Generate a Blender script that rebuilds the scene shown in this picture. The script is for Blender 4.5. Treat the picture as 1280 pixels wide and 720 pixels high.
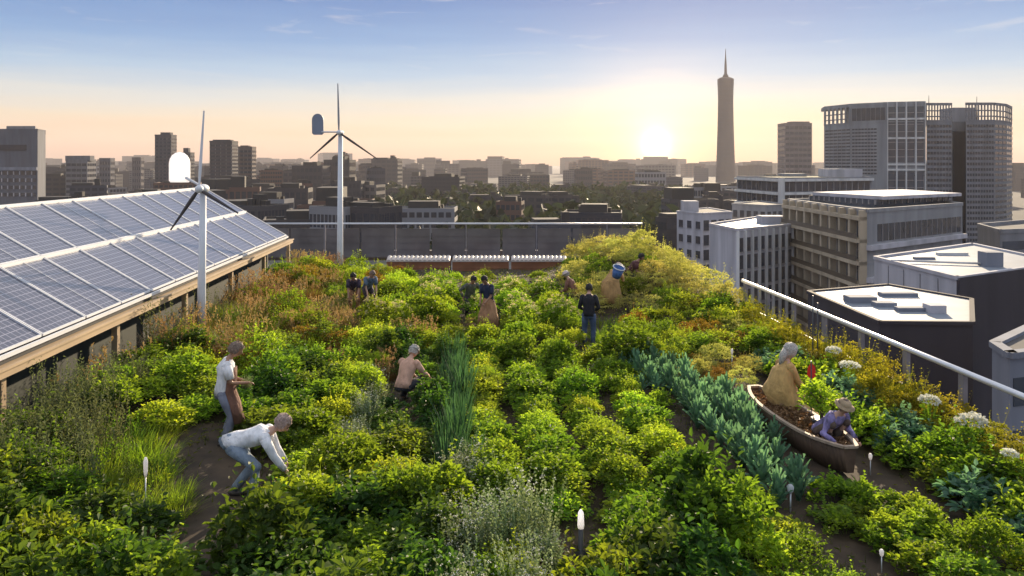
import bpy, bmesh, math, random
import numpy as np
from mathutils import Vector, Matrix
R = math.radians
rng = np.random.default_rng(7)
random.seed(7)
for o in list(bpy.data.objects): bpy.data.objects.remove(o)
scene = bpy.context.scene
COL = scene.collection

# ------------------------------------------------------------------ camera
CZ, F, HX, HY = 5.0, 1000.0, 640.0, 205.0           # eye height, focal length and horizon in photo pixels (1280 wide)
cam_d = bpy.data.cameras.new('camera'); cam = bpy.data.objects.new('camera', cam_d); COL.objects.link(cam)
cam.location = (0, 0, CZ); cam.rotation_euler = (R(90), 0, 0)
cam_d.sensor_width = 36; cam_d.lens = F/1280*36; cam_d.shift_y = -(360-HY)/1280
cam_d.clip_start = .1; cam_d.clip_end = 60000
scene.camera = cam

# ------------------------------------------------------------------ sky, sun, exposure
SUN_AZ, SUN_EL = R(18.0), R(14.0)                     # azimuth to the right of the view axis
GLOW_EL = R(1.3)
GLOW_AZ = R(10.2)
SUN_STRENGTH = 4.6
SUN_COL = (1.0, .80, .54)
NISHITA = .006
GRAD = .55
EXPOSURE = .97
w = bpy.data.worlds.new('World'); scene.world = w; w.use_nodes = True
nt = w.node_tree; nt.nodes.clear()
N = nt.nodes.new; L = nt.links.new
out = N('ShaderNodeOutputWorld')
sky = N('ShaderNodeTexSky'); sky.sky_type = 'NISHITA'; sky.sun_disc = False
sky.sun_elevation = SUN_EL; sky.sun_rotation = SUN_AZ; sky.altitude = 50; sky.air_density = 1.2; sky.dust_density = 0.3
bg1 = N('ShaderNodeBackground'); bg1.inputs[1].default_value = NISHITA; L(sky.outputs[0], bg1.inputs[0])
tc = N('ShaderNodeTexCoord'); nrm = N('ShaderNodeVectorMath'); nrm.operation = 'NORMALIZE'; L(tc.outputs['Generated'], nrm.inputs[0])
sep = N('ShaderNodeSeparateXYZ'); L(nrm.outputs[0], sep.inputs[0])
def wmath(op, a, b=None, clamp=False):
    m = N('ShaderNodeMath'); m.operation = op; m.use_clamp = clamp
    for i, v in enumerate((a, b)):
        if v is None: continue
        if isinstance(v, (int, float)): m.inputs[i].default_value = v
        else: L(v, m.inputs[i])
    return m.outputs[0]
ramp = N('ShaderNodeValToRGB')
stops = [(0.0, (.48, .22, .13)), (.012, (.74, .34, .18)), (.028, (.80, .46, .26)), (.052, (.74, .60, .44)), (.080, (.58, .61, .62)), (.11, (.31, .47, .67)), (.15, (.14, .31, .60)), (.20, (.06, .19, .49)), (.42, (.58, .66, .80)), (1.0, (.72, .76, .82))]  # highest stops, above the view, are brightened beyond the real sky as added fill
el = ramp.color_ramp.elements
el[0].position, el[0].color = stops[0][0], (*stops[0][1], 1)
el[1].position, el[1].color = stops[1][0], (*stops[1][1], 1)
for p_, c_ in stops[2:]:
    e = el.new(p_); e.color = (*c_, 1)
# faint haze banks low over the horizon bend the gradient a little
mp = N('ShaderNodeMapping'); mp.inputs['Scale'].default_value = (3, 3, 42); L(nrm.outputs[0], mp.inputs[0])
nz = N('ShaderNodeTexNoise'); nz.inputs['Scale'].default_value = 1.6; nz.inputs['Detail'].default_value = 4; L(mp.outputs[0], nz.inputs['Vector'])
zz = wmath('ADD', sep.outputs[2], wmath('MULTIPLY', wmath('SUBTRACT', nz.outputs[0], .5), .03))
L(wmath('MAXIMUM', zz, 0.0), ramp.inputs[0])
# glow round the sun
gd = (math.sin(GLOW_AZ)*math.cos(GLOW_EL), math.cos(GLOW_AZ)*math.cos(GLOW_EL), math.sin(GLOW_EL))
dp = N('ShaderNodeVectorMath'); dp.operation = 'DOT_PRODUCT'; L(nrm.outputs[0], dp.inputs[0]); dp.inputs[1].default_value = gd
dpc = wmath('MAXIMUM', dp.outputs['Value'], 0.0)
def glow(power, col, k):
    e = N('ShaderNodeBackground'); e.inputs[0].default_value = (*col, 1); L(wmath('MULTIPLY', wmath('POWER', dpc, power), k), e.inputs[1]); return e
# thin high cloud wisps
mp2 = N('ShaderNodeMapping'); mp2.inputs['Scale'].default_value = (9, 9, 60); mp2.inputs['Location'].default_value = (1.7, .4, 2.2); L(nrm.outputs[0], mp2.inputs[0])
n2 = N('ShaderNodeTexNoise'); n2.inputs['Scale'].default_value = 1.3; n2.inputs['Detail'].default_value = 7; n2.inputs['Distortion'].default_value = .6; L(mp2.outputs[0], n2.inputs['Vector'])
cl = wmath('MULTIPLY', wmath('SUBTRACT', n2.outputs[0], .60, True), 2.4, True)
up = wmath('MULTIPLY', wmath('SUBTRACT', sep.outputs[2], .07, True), 9.0, True)
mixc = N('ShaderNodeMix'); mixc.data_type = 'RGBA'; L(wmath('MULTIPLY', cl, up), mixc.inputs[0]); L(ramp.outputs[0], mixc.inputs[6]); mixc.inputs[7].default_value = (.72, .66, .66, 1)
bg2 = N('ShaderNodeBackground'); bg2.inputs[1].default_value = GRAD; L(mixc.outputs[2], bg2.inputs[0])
sh = None
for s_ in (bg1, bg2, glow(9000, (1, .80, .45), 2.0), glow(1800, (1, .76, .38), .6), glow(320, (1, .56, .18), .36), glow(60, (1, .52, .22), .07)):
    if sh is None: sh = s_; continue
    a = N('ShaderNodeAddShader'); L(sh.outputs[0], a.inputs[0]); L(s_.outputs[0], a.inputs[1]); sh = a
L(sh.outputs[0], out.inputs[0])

sd = bpy.data.lights.new('sun', 'SUN'); sun = bpy.data.objects.new('sun', sd); COL.objects.link(sun)
sd.energy = SUN_STRENGTH; sd.angle = R(.6); sd.color = SUN_COL
tosun = Vector((math.sin(SUN_AZ)*math.cos(SUN_EL), math.cos(SUN_AZ)*math.cos(SUN_EL), math.sin(SUN_EL)))
sun.rotation_euler = tosun.to_track_quat('Z', 'Y').to_euler()
sun.location = (6, 30, 40)
vs = scene.view_settings; vs.view_transform = 'Standard'; vs.look = 'None'; vs.gamma = 1; vs.use_curve_mapping = False; vs.exposure = EXPOSURE
cy = scene.cycles; cy.max_bounces = 6; cy.diffuse_bounces = 3; cy.transmission_bounces = 4; cy.transparent_max_bounces = 4; cy.volume_bounces = 1; cy.glossy_bounces = 3
cy.use_denoising = True
HAZE = .00010

# ------------------------------------------------------------------ helpers
def tag(o, label=None, cat=None, group=None, kind=None):
    if label: o['label'] = label
    if cat: o['category'] = cat
    if group: o['group'] = group
    if kind: o['kind'] = kind
    return o
def empty(name, loc=(0, 0, 0), rz=0):
    o = bpy.data.objects.new(name, None); o.empty_display_size = .2; COL.objects.link(o); o.location = loc; o.rotation_euler = (0, 0, rz); return o
def obj(name, me, mats=None, parent=None, loc=None, smooth=False):
    if isinstance(me, bmesh.types.BMesh):
        m = bpy.data.meshes.new(name); me.normal_update(); me.to_mesh(m); me.free(); me = m
    o = bpy.data.objects.new(name, me); COL.objects.link(o)
    if mats is not None:
        for m in (mats if isinstance(mats, (list, tuple)) else [mats]): me.materials.append(m)
    if parent: o.parent = parent
    if loc is not None: o.location = loc
    if smooth: me.shade_smooth()
    return o
def copy_tree(o, parent=None):
    c = o.copy(); COL.objects.link(c)
    if parent: c.parent = parent
    for ch in list(o.children): copy_tree(ch, c)
    return c
def box(bm, x0, x1, y0, y1, z0, z1, mat=0):
    v = [bm.verts.new(p) for p in ((x0,y0,z0),(x1,y0,z0),(x1,y1,z0),(x0,y1,z0),(x0,y0,z1),(x1,y0,z1),(x1,y1,z1),(x0,y1,z1))]
    for f in ((0,3,2,1),(4,5,6,7),(0,1,5,4),(1,2,6,5),(2,3,7,6),(3,0,4,7)):
        bm.faces.new([v[i] for i in f]).material_index = mat
def prism(bm, pts, z0, z1, mat=0, top=None):
    lo = [bm.verts.new((p[0], p[1], z0)) for p in pts]; hi = [bm.verts.new((p[0], p[1], z1)) for p in pts]
    n = len(pts)
    for i in range(n):
        bm.faces.new((lo[i], lo[(i+1) % n], hi[(i+1) % n], hi[i])).material_index = mat
    bm.faces.new(hi).material_index = mat if top is None else top
    bm.faces.new(lo[::-1]).material_index = mat
def bar(bm, a, b, w=.05, h=None, up=(0, 0, 1), mat=0):
    a, b = Vector(a), Vector(b); h = h or w; d = (b-a).normalized(); u = Vector(up)
    if abs(d.dot(u)) > .98: u = Vector((1, 0, 0))
    s = d.cross(u).normalized()*w/2; t = s.cross(d).normalized()*h/2
    v = [bm.verts.new(p+q) for p in (a, b) for q in (-s-t, s-t, s+t, -s+t)]
    for f in ((0,1,2,3),(7,6,5,4),(0,4,5,1),(1,5,6,2),(2,6,7,3),(3,7,4,0)): bm.faces.new([v[i] for i in f]).material_index = mat
def tube(bm, pts, rad, n=8, mat=0, cap=True):
    pts = [Vector(p) for p in pts]; rings = []
    if not isinstance(rad, (list, tuple)): rad = [rad]*len(pts)
    ref = None
    for i, p in enumerate(pts):
        d = (pts[min(i+1, len(pts)-1)]-pts[max(i-1, 0)]).normalized()
        if ref is None or abs(ref.dot(d)) > .95: ref = Vector((0, 0, 1)) if abs(d.z) < .9 else Vector((1, 0, 0))
        s = d.cross(ref).normalized(); t = s.cross(d)
        rings.append([bm.verts.new(p+(s*math.cos(2*math.pi*k/n)+t*math.sin(2*math.pi*k/n))*rad[i]) for k in range(n)])
    for a, b in zip(rings, rings[1:]):
        for k in range(n):
            f = bm.faces.new((a[k], a[(k+1) % n], b[(k+1) % n], b[k])); f.material_index = mat; f.smooth = True
    if cap:
        bm.faces.new(rings[0][::-1]).material_index = mat; bm.faces.new(rings[-1]).material_index = mat
def lathe(bm, prof, n=24, c=(0, 0), mat=0):
    rings = [[bm.verts.new((c[0]+r*math.cos(2*math.pi*k/n), c[1]+r*math.sin(2*math.pi*k/n), z)) for k in range(n)] for r, z in prof]
    for a, b in zip(rings, rings[1:]):
        for k in range(n):
            f = bm.faces.new((a[k], a[(k+1) % n], b[(k+1) % n], b[k])); f.material_index = mat; f.smooth = True
    bm.faces.new(rings[0][::-1]).material_index = mat; bm.faces.new(rings[-1]).material_index = mat
def ball(bm, c, r, seg=12, ring=8, mat=0, M=None):
    ret = bmesh.ops.create_uvsphere(bm, u_segments=seg, v_segments=ring, radius=1)
    for v in ret['verts']:
        p = Vector((v.co.x*r[0], v.co.y*r[1], v.co.z*r[2]))
        if M: p = M @ p
        v.co = p+Vector(c)
    for f in {f for v in ret['verts'] for f in v.link_faces}: f.material_index = mat; f.smooth = True
    return ret['verts']

# photo pixel -> point of the garden at height z (used to lay the plan out once); W(s,Y) is the plan grid of the roof
def G(px, py, z=0.0):
    Y = (CZ-z)*F/(py-HY); return ((px-HX)/F*Y, Y)
def at(px, D): return ((px-HX)/F*D, D)
def zat(py, D): return CZ-(py-HY)/F*D
SH = -.065
def W(s, Y, z=0.0): return (s+SH*Y, Y, z)
def S_of(x, y): return x-SH*y
def H(x, y):                                        # height of the planted soil
    s = S_of(x, y)
    m = 1.30*math.exp(-((s-6.9)/2.3)**2-((y-33.0)/4.8)**2)
    lb = .35*max(0, min(1, (-4.2-s)/2.2))
    return m+lb+.05*math.sin(s*1.9+1)*math.sin(y*.8)

# ------------------------------------------------------------------ materials
MATS = {}
def pmat(name, col, rough=.6, metal=0, var=0.12, scale=3.0, bump=0.0, spec=.5, coords='Object', stretch=(1, 1, 1), col2=None):
    if name in MATS: return MATS[name]
    m = bpy.data.materials.new(name); m.use_nodes = True; t = m.node_tree; b = t.nodes['Principled BSDF']
    b.inputs['Roughness'].default_value = rough; b.inputs['Metallic'].default_value = metal; b.inputs['Specular IOR Level'].default_value = spec
    tc = t.nodes.new('ShaderNodeTexCoord'); mp = t.nodes.new('ShaderNodeMapping'); mp.inputs['Scale'].default_value = stretch
    t.links.new(tc.outputs[coords], mp.inputs[0])
    n = t.nodes.new('ShaderNodeTexNoise'); n.inputs['Scale'].default_value = scale; n.inputs['Detail'].default_value = 5; t.links.new(mp.outputs[0], n.inputs['Vector'])
    r = t.nodes.new('ShaderNodeValToRGB'); r.color_ramp.elements[0].position = .3; r.color_ramp.elements[1].position = .7
    c2 = col2 or tuple(min(1, c*(1+var)) for c in col)
    r.color_ramp.elements[0].color = (*(c*(1-var) for c in col), 1); r.color_ramp.elements[1].color = (*c2, 1)
    t.links.new(n.outputs[0], r.inputs[0]); t.links.new(r.outputs[0], b.inputs['Base Color'])
    if bump:
        bp = t.nodes.new('ShaderNodeBump'); bp.inputs['Strength'].default_value = bump; bp.inputs['Distance'].default_value = .02
        t.links.new(n.outputs[0], bp.inputs['Height']); t.links.new(bp.outputs[0], b.inputs['Normal'])
    MATS[name] = m; return m
def leafmat(name, ca, cb, trans=.45, tcol=None, rough=.6, hue=.03):
    if name in MATS: return MATS[name]
    m = bpy.data.materials.new(name); m.use_nodes = True; t = m.node_tree; t.nodes.clear(); n = t.nodes.new; l = t.links.new
    o = n('ShaderNodeOutputMaterial'); b = n('ShaderNodeBsdfPrincipled'); b.inputs['Roughness'].default_value = rough; b.inputs['Specular IOR Level'].default_value = .22
    at_ = n('ShaderNodeAttribute'); at_.attribute_name = 'tint'
    mx = n('ShaderNodeMix'); mx.data_type = 'RGBA'; mx.inputs[6].default_value = (*ca, 1); mx.inputs[7].default_value = (*cb, 1); l(at_.outputs['Fac'], mx.inputs[0])
    oi = n('ShaderNodeObjectInfo'); hs = n('ShaderNodeHueSaturation')
    mr = n('ShaderNodeMapRange'); mr.inputs[3].default_value = .5-hue; mr.inputs[4].default_value = .5+hue*.6; l(oi.outputs['Random'], mr.inputs[0]); l(mr.outputs[0], hs.inputs['Hue'])
    mv = n('ShaderNodeMath'); mv.operation = 'MULTIPLY'; mv.inputs[1].default_value = 7.31; l(oi.outputs['Random'], mv.inputs[0])
    fr = n('ShaderNodeMath'); fr.operation = 'FRACT'; l(mv.outputs[0], fr.inputs[0])
    mr2 = n('ShaderNodeMapRange'); mr2.inputs[3].default_value = .75; mr2.inputs[4].default_value = 1.25; l(fr.outputs[0], mr2.inputs[0]); l(mr2.outputs[0], hs.inputs['Value'])
    l(mx.outputs[2], hs.inputs['Color']); l(hs.outputs[0], b.inputs['Base Color'])
    tr = n('ShaderNodeBsdfTranslucent'); tm = n('ShaderNodeMix'); tm.data_type = 'RGBA'; tm.blend_type = 'MULTIPLY'; tm.inputs[0].default_value = 1
    k = tcol or (3.9, 3.6, 1.2); tm.inputs[7].default_value = (*k, 1); l(hs.outputs[0], tm.inputs[6]); l(tm.outputs[2], tr.inputs['Color'])
    ms = n('ShaderNodeMixShader'); ms.inputs[0].default_value = trans; l(b.outputs[0], ms.inputs[1]); l(tr.outputs[0], ms.inputs[2]); l(ms.outputs[0], o.inputs[0])
    MATS[name] = m; return m
GLASS = None
def glassmat(name, col, rough=.12, var=.3, scale=.4):
    return pmat(name, col, rough=rough, var=var, scale=scale, spec=.6)
# ------------------------------------------------------------------ the roof, soil and the city ground
soil = pmat('soil_brown', (.055, .036, .022), .95, var=.45, scale=2.2, bump=.8, coords='Object')
def soil_sheet():
    bm = bmesh.new(); ss = np.linspace(-7.2, 9.15, 90); ys = np.linspace(5.5, 37.6, 150); g = []
    for y in ys:
        row = []
        for s in ss:
            x = s+SH*y; row.append(bm.verts.new((x, y, H(x, y)+.02*random.random())))
        g.append(row)
    for j in range(len(ys)-1):
        for i in range(len(ss)-1):
            f = bm.faces.new((g[j][i], g[j][i+1], g[j+1][i+1], g[j+1][i])); f.smooth = True
    return bm
tag(obj('garden_ground', soil_sheet(), soil), kind='structure')
conc = pmat('roof_concrete', (.20, .185, .17), .9, var=.2, scale=1.2, bump=.3)
bm = bmesh.new()
prism(bm, [W(-16, 2)[:2], W(9.9, 2)[:2], W(9.9, 43.2)[:2], W(-16, 43.2)[:2]], -3.0, -.12)
tag(obj('roof_slab', bm, conc), kind='structure')
bm = bmesh.new()
prism(bm, [W(-15.9, 2.1)[:2], W(9.8, 2.1)[:2], W(9.8, 43.1)[:2], W(-15.9, 43.1)[:2]], -40, -3.0)
tag(obj('building_below', bm, pmat('podium_wall', (.16, .13, .12), .8, var=.15, scale=.3)), 'dark brown building that carries the roof garden', 'building')
asph = pmat('city_ground', (.05, .048, .048), .95, var=.35, scale=.01)
bm = bmesh.new(); n_ = 48
ring = [bm.verts.new((14000*math.cos(2*math.pi*k/n_), 4000+14000*math.sin(2*math.pi*k/n_), -40)) for k in range(n_)]
bm.faces.new(ring); tag(obj('ground', bm, asph), kind='structure')
# streets of the city between the near blocks
road = pmat('street_asphalt', (.04, .04, .042), .9, var=.2, scale=.2)
wpaint = pmat('road_paint', (.6, .6, .58), .8)
bm = bmesh.new(); prism(bm, [(16, 20), (27, 20), (140, 700), (126, 700)], -40.0, -39.99); tag(obj('street', bm, road), kind='structure')
bm = bmesh.new()
for k in range(60):
    t = k/60; x = 21.5+(133-21.5)*t; y = 20+680*t; bar(bm, (x, y, -39.98), (x+.66, y+4, -39.98), .18, .01)
tag(obj('street_marking', bm, wpaint), kind='structure')

# haze: one closed even volume round everything but the sky
bm = bmesh.new(); box(bm, -7000, 7000, -300, 9000, -41.5, 272)
hz = bpy.data.materials.new('haze_air'); hz.use_nodes = True; t = hz.node_tree; t.nodes.clear()
o_ = t.nodes.new('ShaderNodeOutputMaterial'); v_ = t.nodes.new('ShaderNodeVolumePrincipled')
v_.inputs['Color'].default_value = (.82, .76, .76, 1); v_.inputs['Density'].default_value = HAZE; v_.inputs['Anisotropy'].default_value = .2
t.links.new(v_.outputs[0], o_.inputs['Volume'])
tag(obj('haze', bm, hz), kind='stuff')

# ------------------------------------------------------------------ solar array
white_metal = pmat('white_metal', (.66, .67, .70), .55, var=.05)
galv = pmat('galvanised_steel', (.62, .62, .64), .35, metal=.6, var=.08, scale=6)
tan = pmat('tan_timber', (.46, .33, .20), .6, var=.18, scale=4, stretch=(1, .2, 1))
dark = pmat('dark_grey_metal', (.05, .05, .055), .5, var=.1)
def cellmat():
    m = bpy.data.materials.new('solar_cells'); m.use_nodes = True; t = m.node_tree; b = t.nodes['Principled BSDF']; n = t.nodes.new; l = t.links.new
    uv = n('ShaderNodeTexCoord')
    br = n('ShaderNodeTexBrick'); br.offset = 0; br.inputs['Scale'].default_value = 1; br.inputs['Mortar Size'].default_value = .010; br.inputs['Mortar Smooth'].default_value = .3
    br.inputs['Brick Width'].default_value = .16; br.inputs['Row Height'].default_value = .16
    br.inputs['Color1'].default_value = (.036, .034, .064, 1); br.inputs['Color2'].default_value = (.048, .047, .075, 1); br.inputs['Mortar'].default_value = (.26, .25, .31, 1)
    l(uv.outputs['UV'], br.inputs['Vector']); l(br.outputs[0], b.inputs['Base Color'])
    nz = n('ShaderNodeTexNoise'); nz.inputs['Scale'].default_value = 3.0; nz.inputs['Detail'].default_value = 3; l(uv.outputs['UV'], nz.inputs['Vector'])
    bp = n('ShaderNodeBump'); bp.inputs['Strength'].default_value = .15; bp.inputs['Distance'].default_value = .02; l(nz.outputs[0], bp.inputs['Height']); l(bp.outputs[0], b.inputs['Normal'])
    b.inputs['Roughness'].default_value = .30; b.inputs['Coat Weight'].default_value = .7; b.inputs['Coat Roughness'].default_value = .22
    return m
cells = cellmat()
EZ, RZ, ES, RS = 1.80, 3.92, -7.67, -11.35          # eave and ridge: height and plan offset
Y0, Y1 = 6.0, 35.4
def slope(u, Y, up=0.0):                            # u 0 at the eave .. 1 at the ridge
    s = ES+(RS-ES)*u; z = EZ+(RZ-EZ)*u; x, y, _ = W(s, Y); return Vector((x+up*.5, y, z+up*.866))
arr = tag(empty('solar_array', W(ES, 20, 0)), 'long sloping array of blue solar panels over a low shed on the left', 'solar panels')
def local(bm_): 
    for v in bm_.verts: v.co -= Vector(W(ES, 20, 0))
    return bm_
PW = 1.72; ncol = int((Y1-Y0)/PW)
for r_ in range(2):
    for c_ in range(ncol):
        ya = Y1-.04-(c_+1)*PW; yb = ya+PW; u0, u1 = (.012, .487) if r_ == 0 else (.513, .988)
        bm = bmesh.new(); q = [bm.verts.new(slope(u, y, .03)) for u, y in ((u0, ya+.03), (u0, yb-.03), (u1, yb-.03), (u1, ya+.03))]
        f = bm.faces.new(q[::-1] if False else q); uvl = bm.loops.layers.uv.new('UVMap')
        for lp, uvc in zip(f.loops, ((0, 0), (1.66, 0), (1.66, 2.02), (0, 2.02))): lp[uvl].uv = (uvc[0]+c_*.37, uvc[1])
        p = obj('panel', local(bm), cells, arr)
        bm = bmesh.new()
        for a, b in (((u0, ya+.03), (u0, yb-.03)), ((u1, ya+.03), (u1, yb-.03)), ((u0, ya+.03), (u1, ya+.03)), ((u0, yb-.03), (u1, yb-.03))):
            bar(bm, slope(*a, .03), slope(*b, .03), .028, .05)
        if c_ % 3 == 1: bar(bm, slope(u0, (ya+yb)/2, .045), slope(u1, (ya+yb)/2, .045), .015, .008)
        obj('frame', local(bm), white_metal, p)
bm = bmesh.new(); bar(bm, slope(.5, Y0, .05), slope(.5, Y1, .05), .075, .05); obj('middle_rail', local(bm), white_metal, arr)
bm = bmesh.new(); bar(bm, slope(1, Y0, .02), slope(1, Y1, .02), .09, .10); bar(bm, slope(0, Y1, .0), slope(1, Y1, .0), .07, .09); obj('edge_trim', local(bm), white_metal, arr)
bm = bmesh.new(); bar(bm, slope(0, Y0, .0)+Vector((.05, 0, -.02)), slope(0, Y1, .0)+Vector((.05, 0, -.02)), .05, .07); bar(bm, slope(0, Y0, -.1)+Vector((0.0, 0, -.05)), slope(0, Y1, -.1)+Vector((.0, 0, -.05)), .03, .10, mat=1)
obj('eave_rail', local(bm), [white_metal, dark], arr)
bm = bmesh.new(); bar(bm, Vector(W(ES+.10, Y0, EZ-.24)), Vector(W(ES+.10, Y1+.5, EZ-.24)), .16, .17); bar(bm, Vector(W(ES+.2, Y0, EZ-.17)), Vector(W(ES+.2, Y1+.5, EZ-.17)), .05, .05)
obj('eave_beam', local(bm), tan, arr)
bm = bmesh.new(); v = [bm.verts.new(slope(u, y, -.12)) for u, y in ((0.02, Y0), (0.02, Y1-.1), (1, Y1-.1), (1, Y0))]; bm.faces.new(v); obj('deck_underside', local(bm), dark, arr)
for k in range(7):
    Y = 9.0+k*4.55
    bm = bmesh.new(); x, y, _ = W(ES-.12, Y); bar(bm, (x, y, -.1), (x, y, EZ-.3), .13, .13); obj('post', local(bm), tan, arr)
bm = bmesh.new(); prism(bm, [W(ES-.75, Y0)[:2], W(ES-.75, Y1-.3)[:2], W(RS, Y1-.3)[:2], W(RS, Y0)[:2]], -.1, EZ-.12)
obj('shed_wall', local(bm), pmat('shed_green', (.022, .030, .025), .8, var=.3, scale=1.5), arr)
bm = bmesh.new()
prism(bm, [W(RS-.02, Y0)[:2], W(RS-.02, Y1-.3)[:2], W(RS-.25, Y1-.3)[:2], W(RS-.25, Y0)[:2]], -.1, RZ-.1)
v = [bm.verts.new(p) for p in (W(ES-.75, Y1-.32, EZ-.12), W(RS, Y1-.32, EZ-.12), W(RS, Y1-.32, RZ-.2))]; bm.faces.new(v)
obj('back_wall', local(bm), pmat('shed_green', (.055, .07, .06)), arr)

# ------------------------------------------------------------------ wind turbines
blade_dark = pmat('turbine_blade_dark', (.06, .05, .05), .4, var=.1)
vane_grey = pmat('vane_grey', (.22, .25, .32), .5, var=.06)
vane_white = leafmat('vane_white_plastic', (.82, .82, .85), (.82, .82, .85), .55, (1.15, 1.15, 1.15), .5, 0)
def blade(bm, a, b, w0, w1, mat=0):
    a, b = Vector(a), Vector(b); d = (b-a).normalized(); s = d.cross(Vector((0, 1, 0))).normalized(); nn = 6; prev = None
    for i in range(nn+1):
        t_ = i/nn; p = a.lerp(b, t_); wd = w0+(w1-w0)*t_; wd *= .55+.45*math.sin(min(1, t_*4)*math.pi/2); th = wd*.22
        tw = R(25*(1-t_)); e = (s*math.cos(tw)+Vector((0, 1, 0))*math.sin(tw)); n2_ = d.cross(e)
        ringv = [bm.verts.new(p+e*wd*.5), bm.verts.new(p+n2_*th), bm.verts.new(p-e*wd*.5), bm.verts.new(p-n2_*th)]
        if prev:
            for k in range(4):
                f = bm.faces.new((prev[k], prev[(k+1) % 4], ringv[(k+1) % 4], ringv[k])); f.material_index = mat
        else: bm.faces.new(ringv[::-1])
        prev = ringv
    bm.faces.new(prev)
def turbine(base, hub, r, tips, tail_pts, tail_mat, label, boom_from, boom_to, bmats):
    t_ = tag(empty('wind_turbine', base), label, 'wind turbine', 'small wind turbines in the roof garden')
    o = Vector(base); bm = bmesh.new(); tube(bm, [(0, 0, -.1), (0, 0, 1.2), Vector(hub)-o-Vector((0, 0, .05))], [r, r, r*.72], 14)
    lathe(bm, [(r*2.3, -.08), (r*2.3, .03), (r*1.2, .05), (r*1.15, .2)], 14); obj('mast', bm, white_metal, t_)
    hb = Vector(hub)-o; bm = bmesh.new(); ball(bm, hb, (.14, .28, .13)); ball(bm, hb+Vector((0, -.28, 0)), (.11, .14, .11)); obj('hub', bm, white_metal, t_)
    for tp, bmt in zip(tips, bmats):
        bm = bmesh.new(); q = Vector(tp)-o+Vector((0, -.2, 0)); st = hb+Vector((0, -.3, 0)); blade(bm, st+(q-st)*.04, q, .125, .04); obj('blade', bm, bmt, t_)
    bm = bmesh.new(); tube(bm, [Vector(boom_from)-o, Vector(boom_to)-o], .035, 8); obj('tail_boom', bm, white_metal, t_)
    bm = bmesh.new(); pts = [Vector(p)-o for p in tail_pts]
    fr = [bm.verts.new(p) for p in pts]; bk = [bm.verts.new(p+Vector((0, .05, 0))) for p in pts]; bm.faces.new(fr); bm.faces.new(bk[::-1]); n = len(pts)
    for i in range(n): bm.faces.new((fr[i], bk[i], bk[(i+1) % n], fr[(i+1) % n]))
    obj('tail_vane', bm, tail_mat, t_)
def P3(px, py, D): return Vector(((px-HX)/F*D, D, zat(py, D)))
def rounded(cx, x0, x1, y0, y1, D, rt=.45):
    pts = []
    w_ = (x1-x0)/2
    for k in range(9):
        a = math.pi*k/8; pts.append(P3(cx-w_*math.cos(a), y0+w_*1.1-w_*1.1*math.sin(a), D))
    pts += [P3(x1, y1-2, D), P3(x1-2, y1, D), P3(x0+2, y1, D), P3(x0, y1-2, D)]
    return pts
T1 = 21.6; b1 = P3(252, 436, T1); b1.z = H(b1.x, b1.y)
turbine((b1.x, b1.y, b1.z), (P3(254, 236, T1)), .11, [P3(258.5, 139, T1), P3(217, 287, T1), P3(301, 266, T1)], rounded(224, 211, 237, 190, 228, T1), vane_white,
        'white wind turbine with a white tail vane rising from the grass by the solar panels', P3(254, 234, T1), P3(232, 222, T1), [white_metal, blade_dark, blade_dark])
T2 = 34.5; b2 = P3(425, 343, T2); b2.z = H(b2.x, b2.y)
turbine((b2.x, b2.y, b2.z), (P3(425.5, 166, T2)), .13, [P3(423.5, 105, T2), P3(389, 198, T2), P3(473, 199, T2)], rounded(397, 390, 404.5, 142, 168.5, T2), vane_grey,
        'slimmer far wind turbine with a grey rounded tail vane near the back railing', P3(425.5, 165, T2), P3(402, 165, T2), [pmat('blade_grey', (.3, .3, .33), .4), blade_dark, blade_dark])

# ------------------------------------------------------------------ railings and planters
rail_m = pmat('rail_steel', (.75, .74, .76), .3, metal=.3, var=.06)
post_m = pmat('rail_post', (.22, .20, .22), .5, var=.15)
gl = pmat('smoky_glass', (.17, .15, .15), .2, var=.25, scale=.8)
rr = tag(empty('roof_railing', W(9.45, 20)), 'steel handrail on short posts running down the right roof edge', 'railing')
o_ = Vector(W(9.45, 20))
def RZt(Y): return 1.12
bm = bmesh.new(); tube(bm, [Vector(W(9.40, 7, RZt(7)))-o_, Vector(W(9.40, 26.6, RZt(26)))-o_], .055, 10); obj('handrail', bm, rail_m, rr)
for k in range(11):
    Y = 7.4+k*1.9; bm = bmesh.new(); p = Vector(W(9.42, Y))-o_; box(bm, p.x-.03, p.x+.05, p.y-.09, p.y+.09, -.12, RZt(Y)-.06); obj('post', bm, post_m, rr)
bm = bmesh.new(); bar(bm, Vector(W(9.43, 7, .08))-o_, Vector(W(9.43, 26.6, .08))-o_, .03, .5); obj('lower_panel', bm, pmat('brown_panel', (.05, .038, .04), .5, var=.2), rr)
fr_ = tag(empty('far_railing', W(0, 42)), 'dark panelled railing with one pale top bar along the far roof edge', 'railing'); o_ = Vector(W(0, 42))
xl, xr = at(318, 42)[0], at(803, 42)[0]
bm = bmesh.new(); tube(bm, [(xl-o_.x, 0, 1.87), (xr-o_.x, 0, 1.87)], .05, 8); obj('handrail', bm, rail_m, fr_)
for k in range(0, 12, 2):
    x = xl+(xr-xl)*k/11-o_.x; bm = bmesh.new(); box(bm, x-.03, x+.03, .0, .06, -.1, 1.84); obj('post', bm, post_m, fr_)
for k in range(11):
    a = xl+(xr-xl)*k/11-o_.x+.06; b = xl+(xr-xl)*(k+1)/11-o_.x-.06
    bm = bmesh.new(); box(bm, a, b, .02, .05, .1, 1.60)
    for z in (.5, .85, 1.2, 1.58): box(bm, a, b, -.0, .018, z, z+.03)
    obj('panel', bm, gl, fr_)
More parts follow.
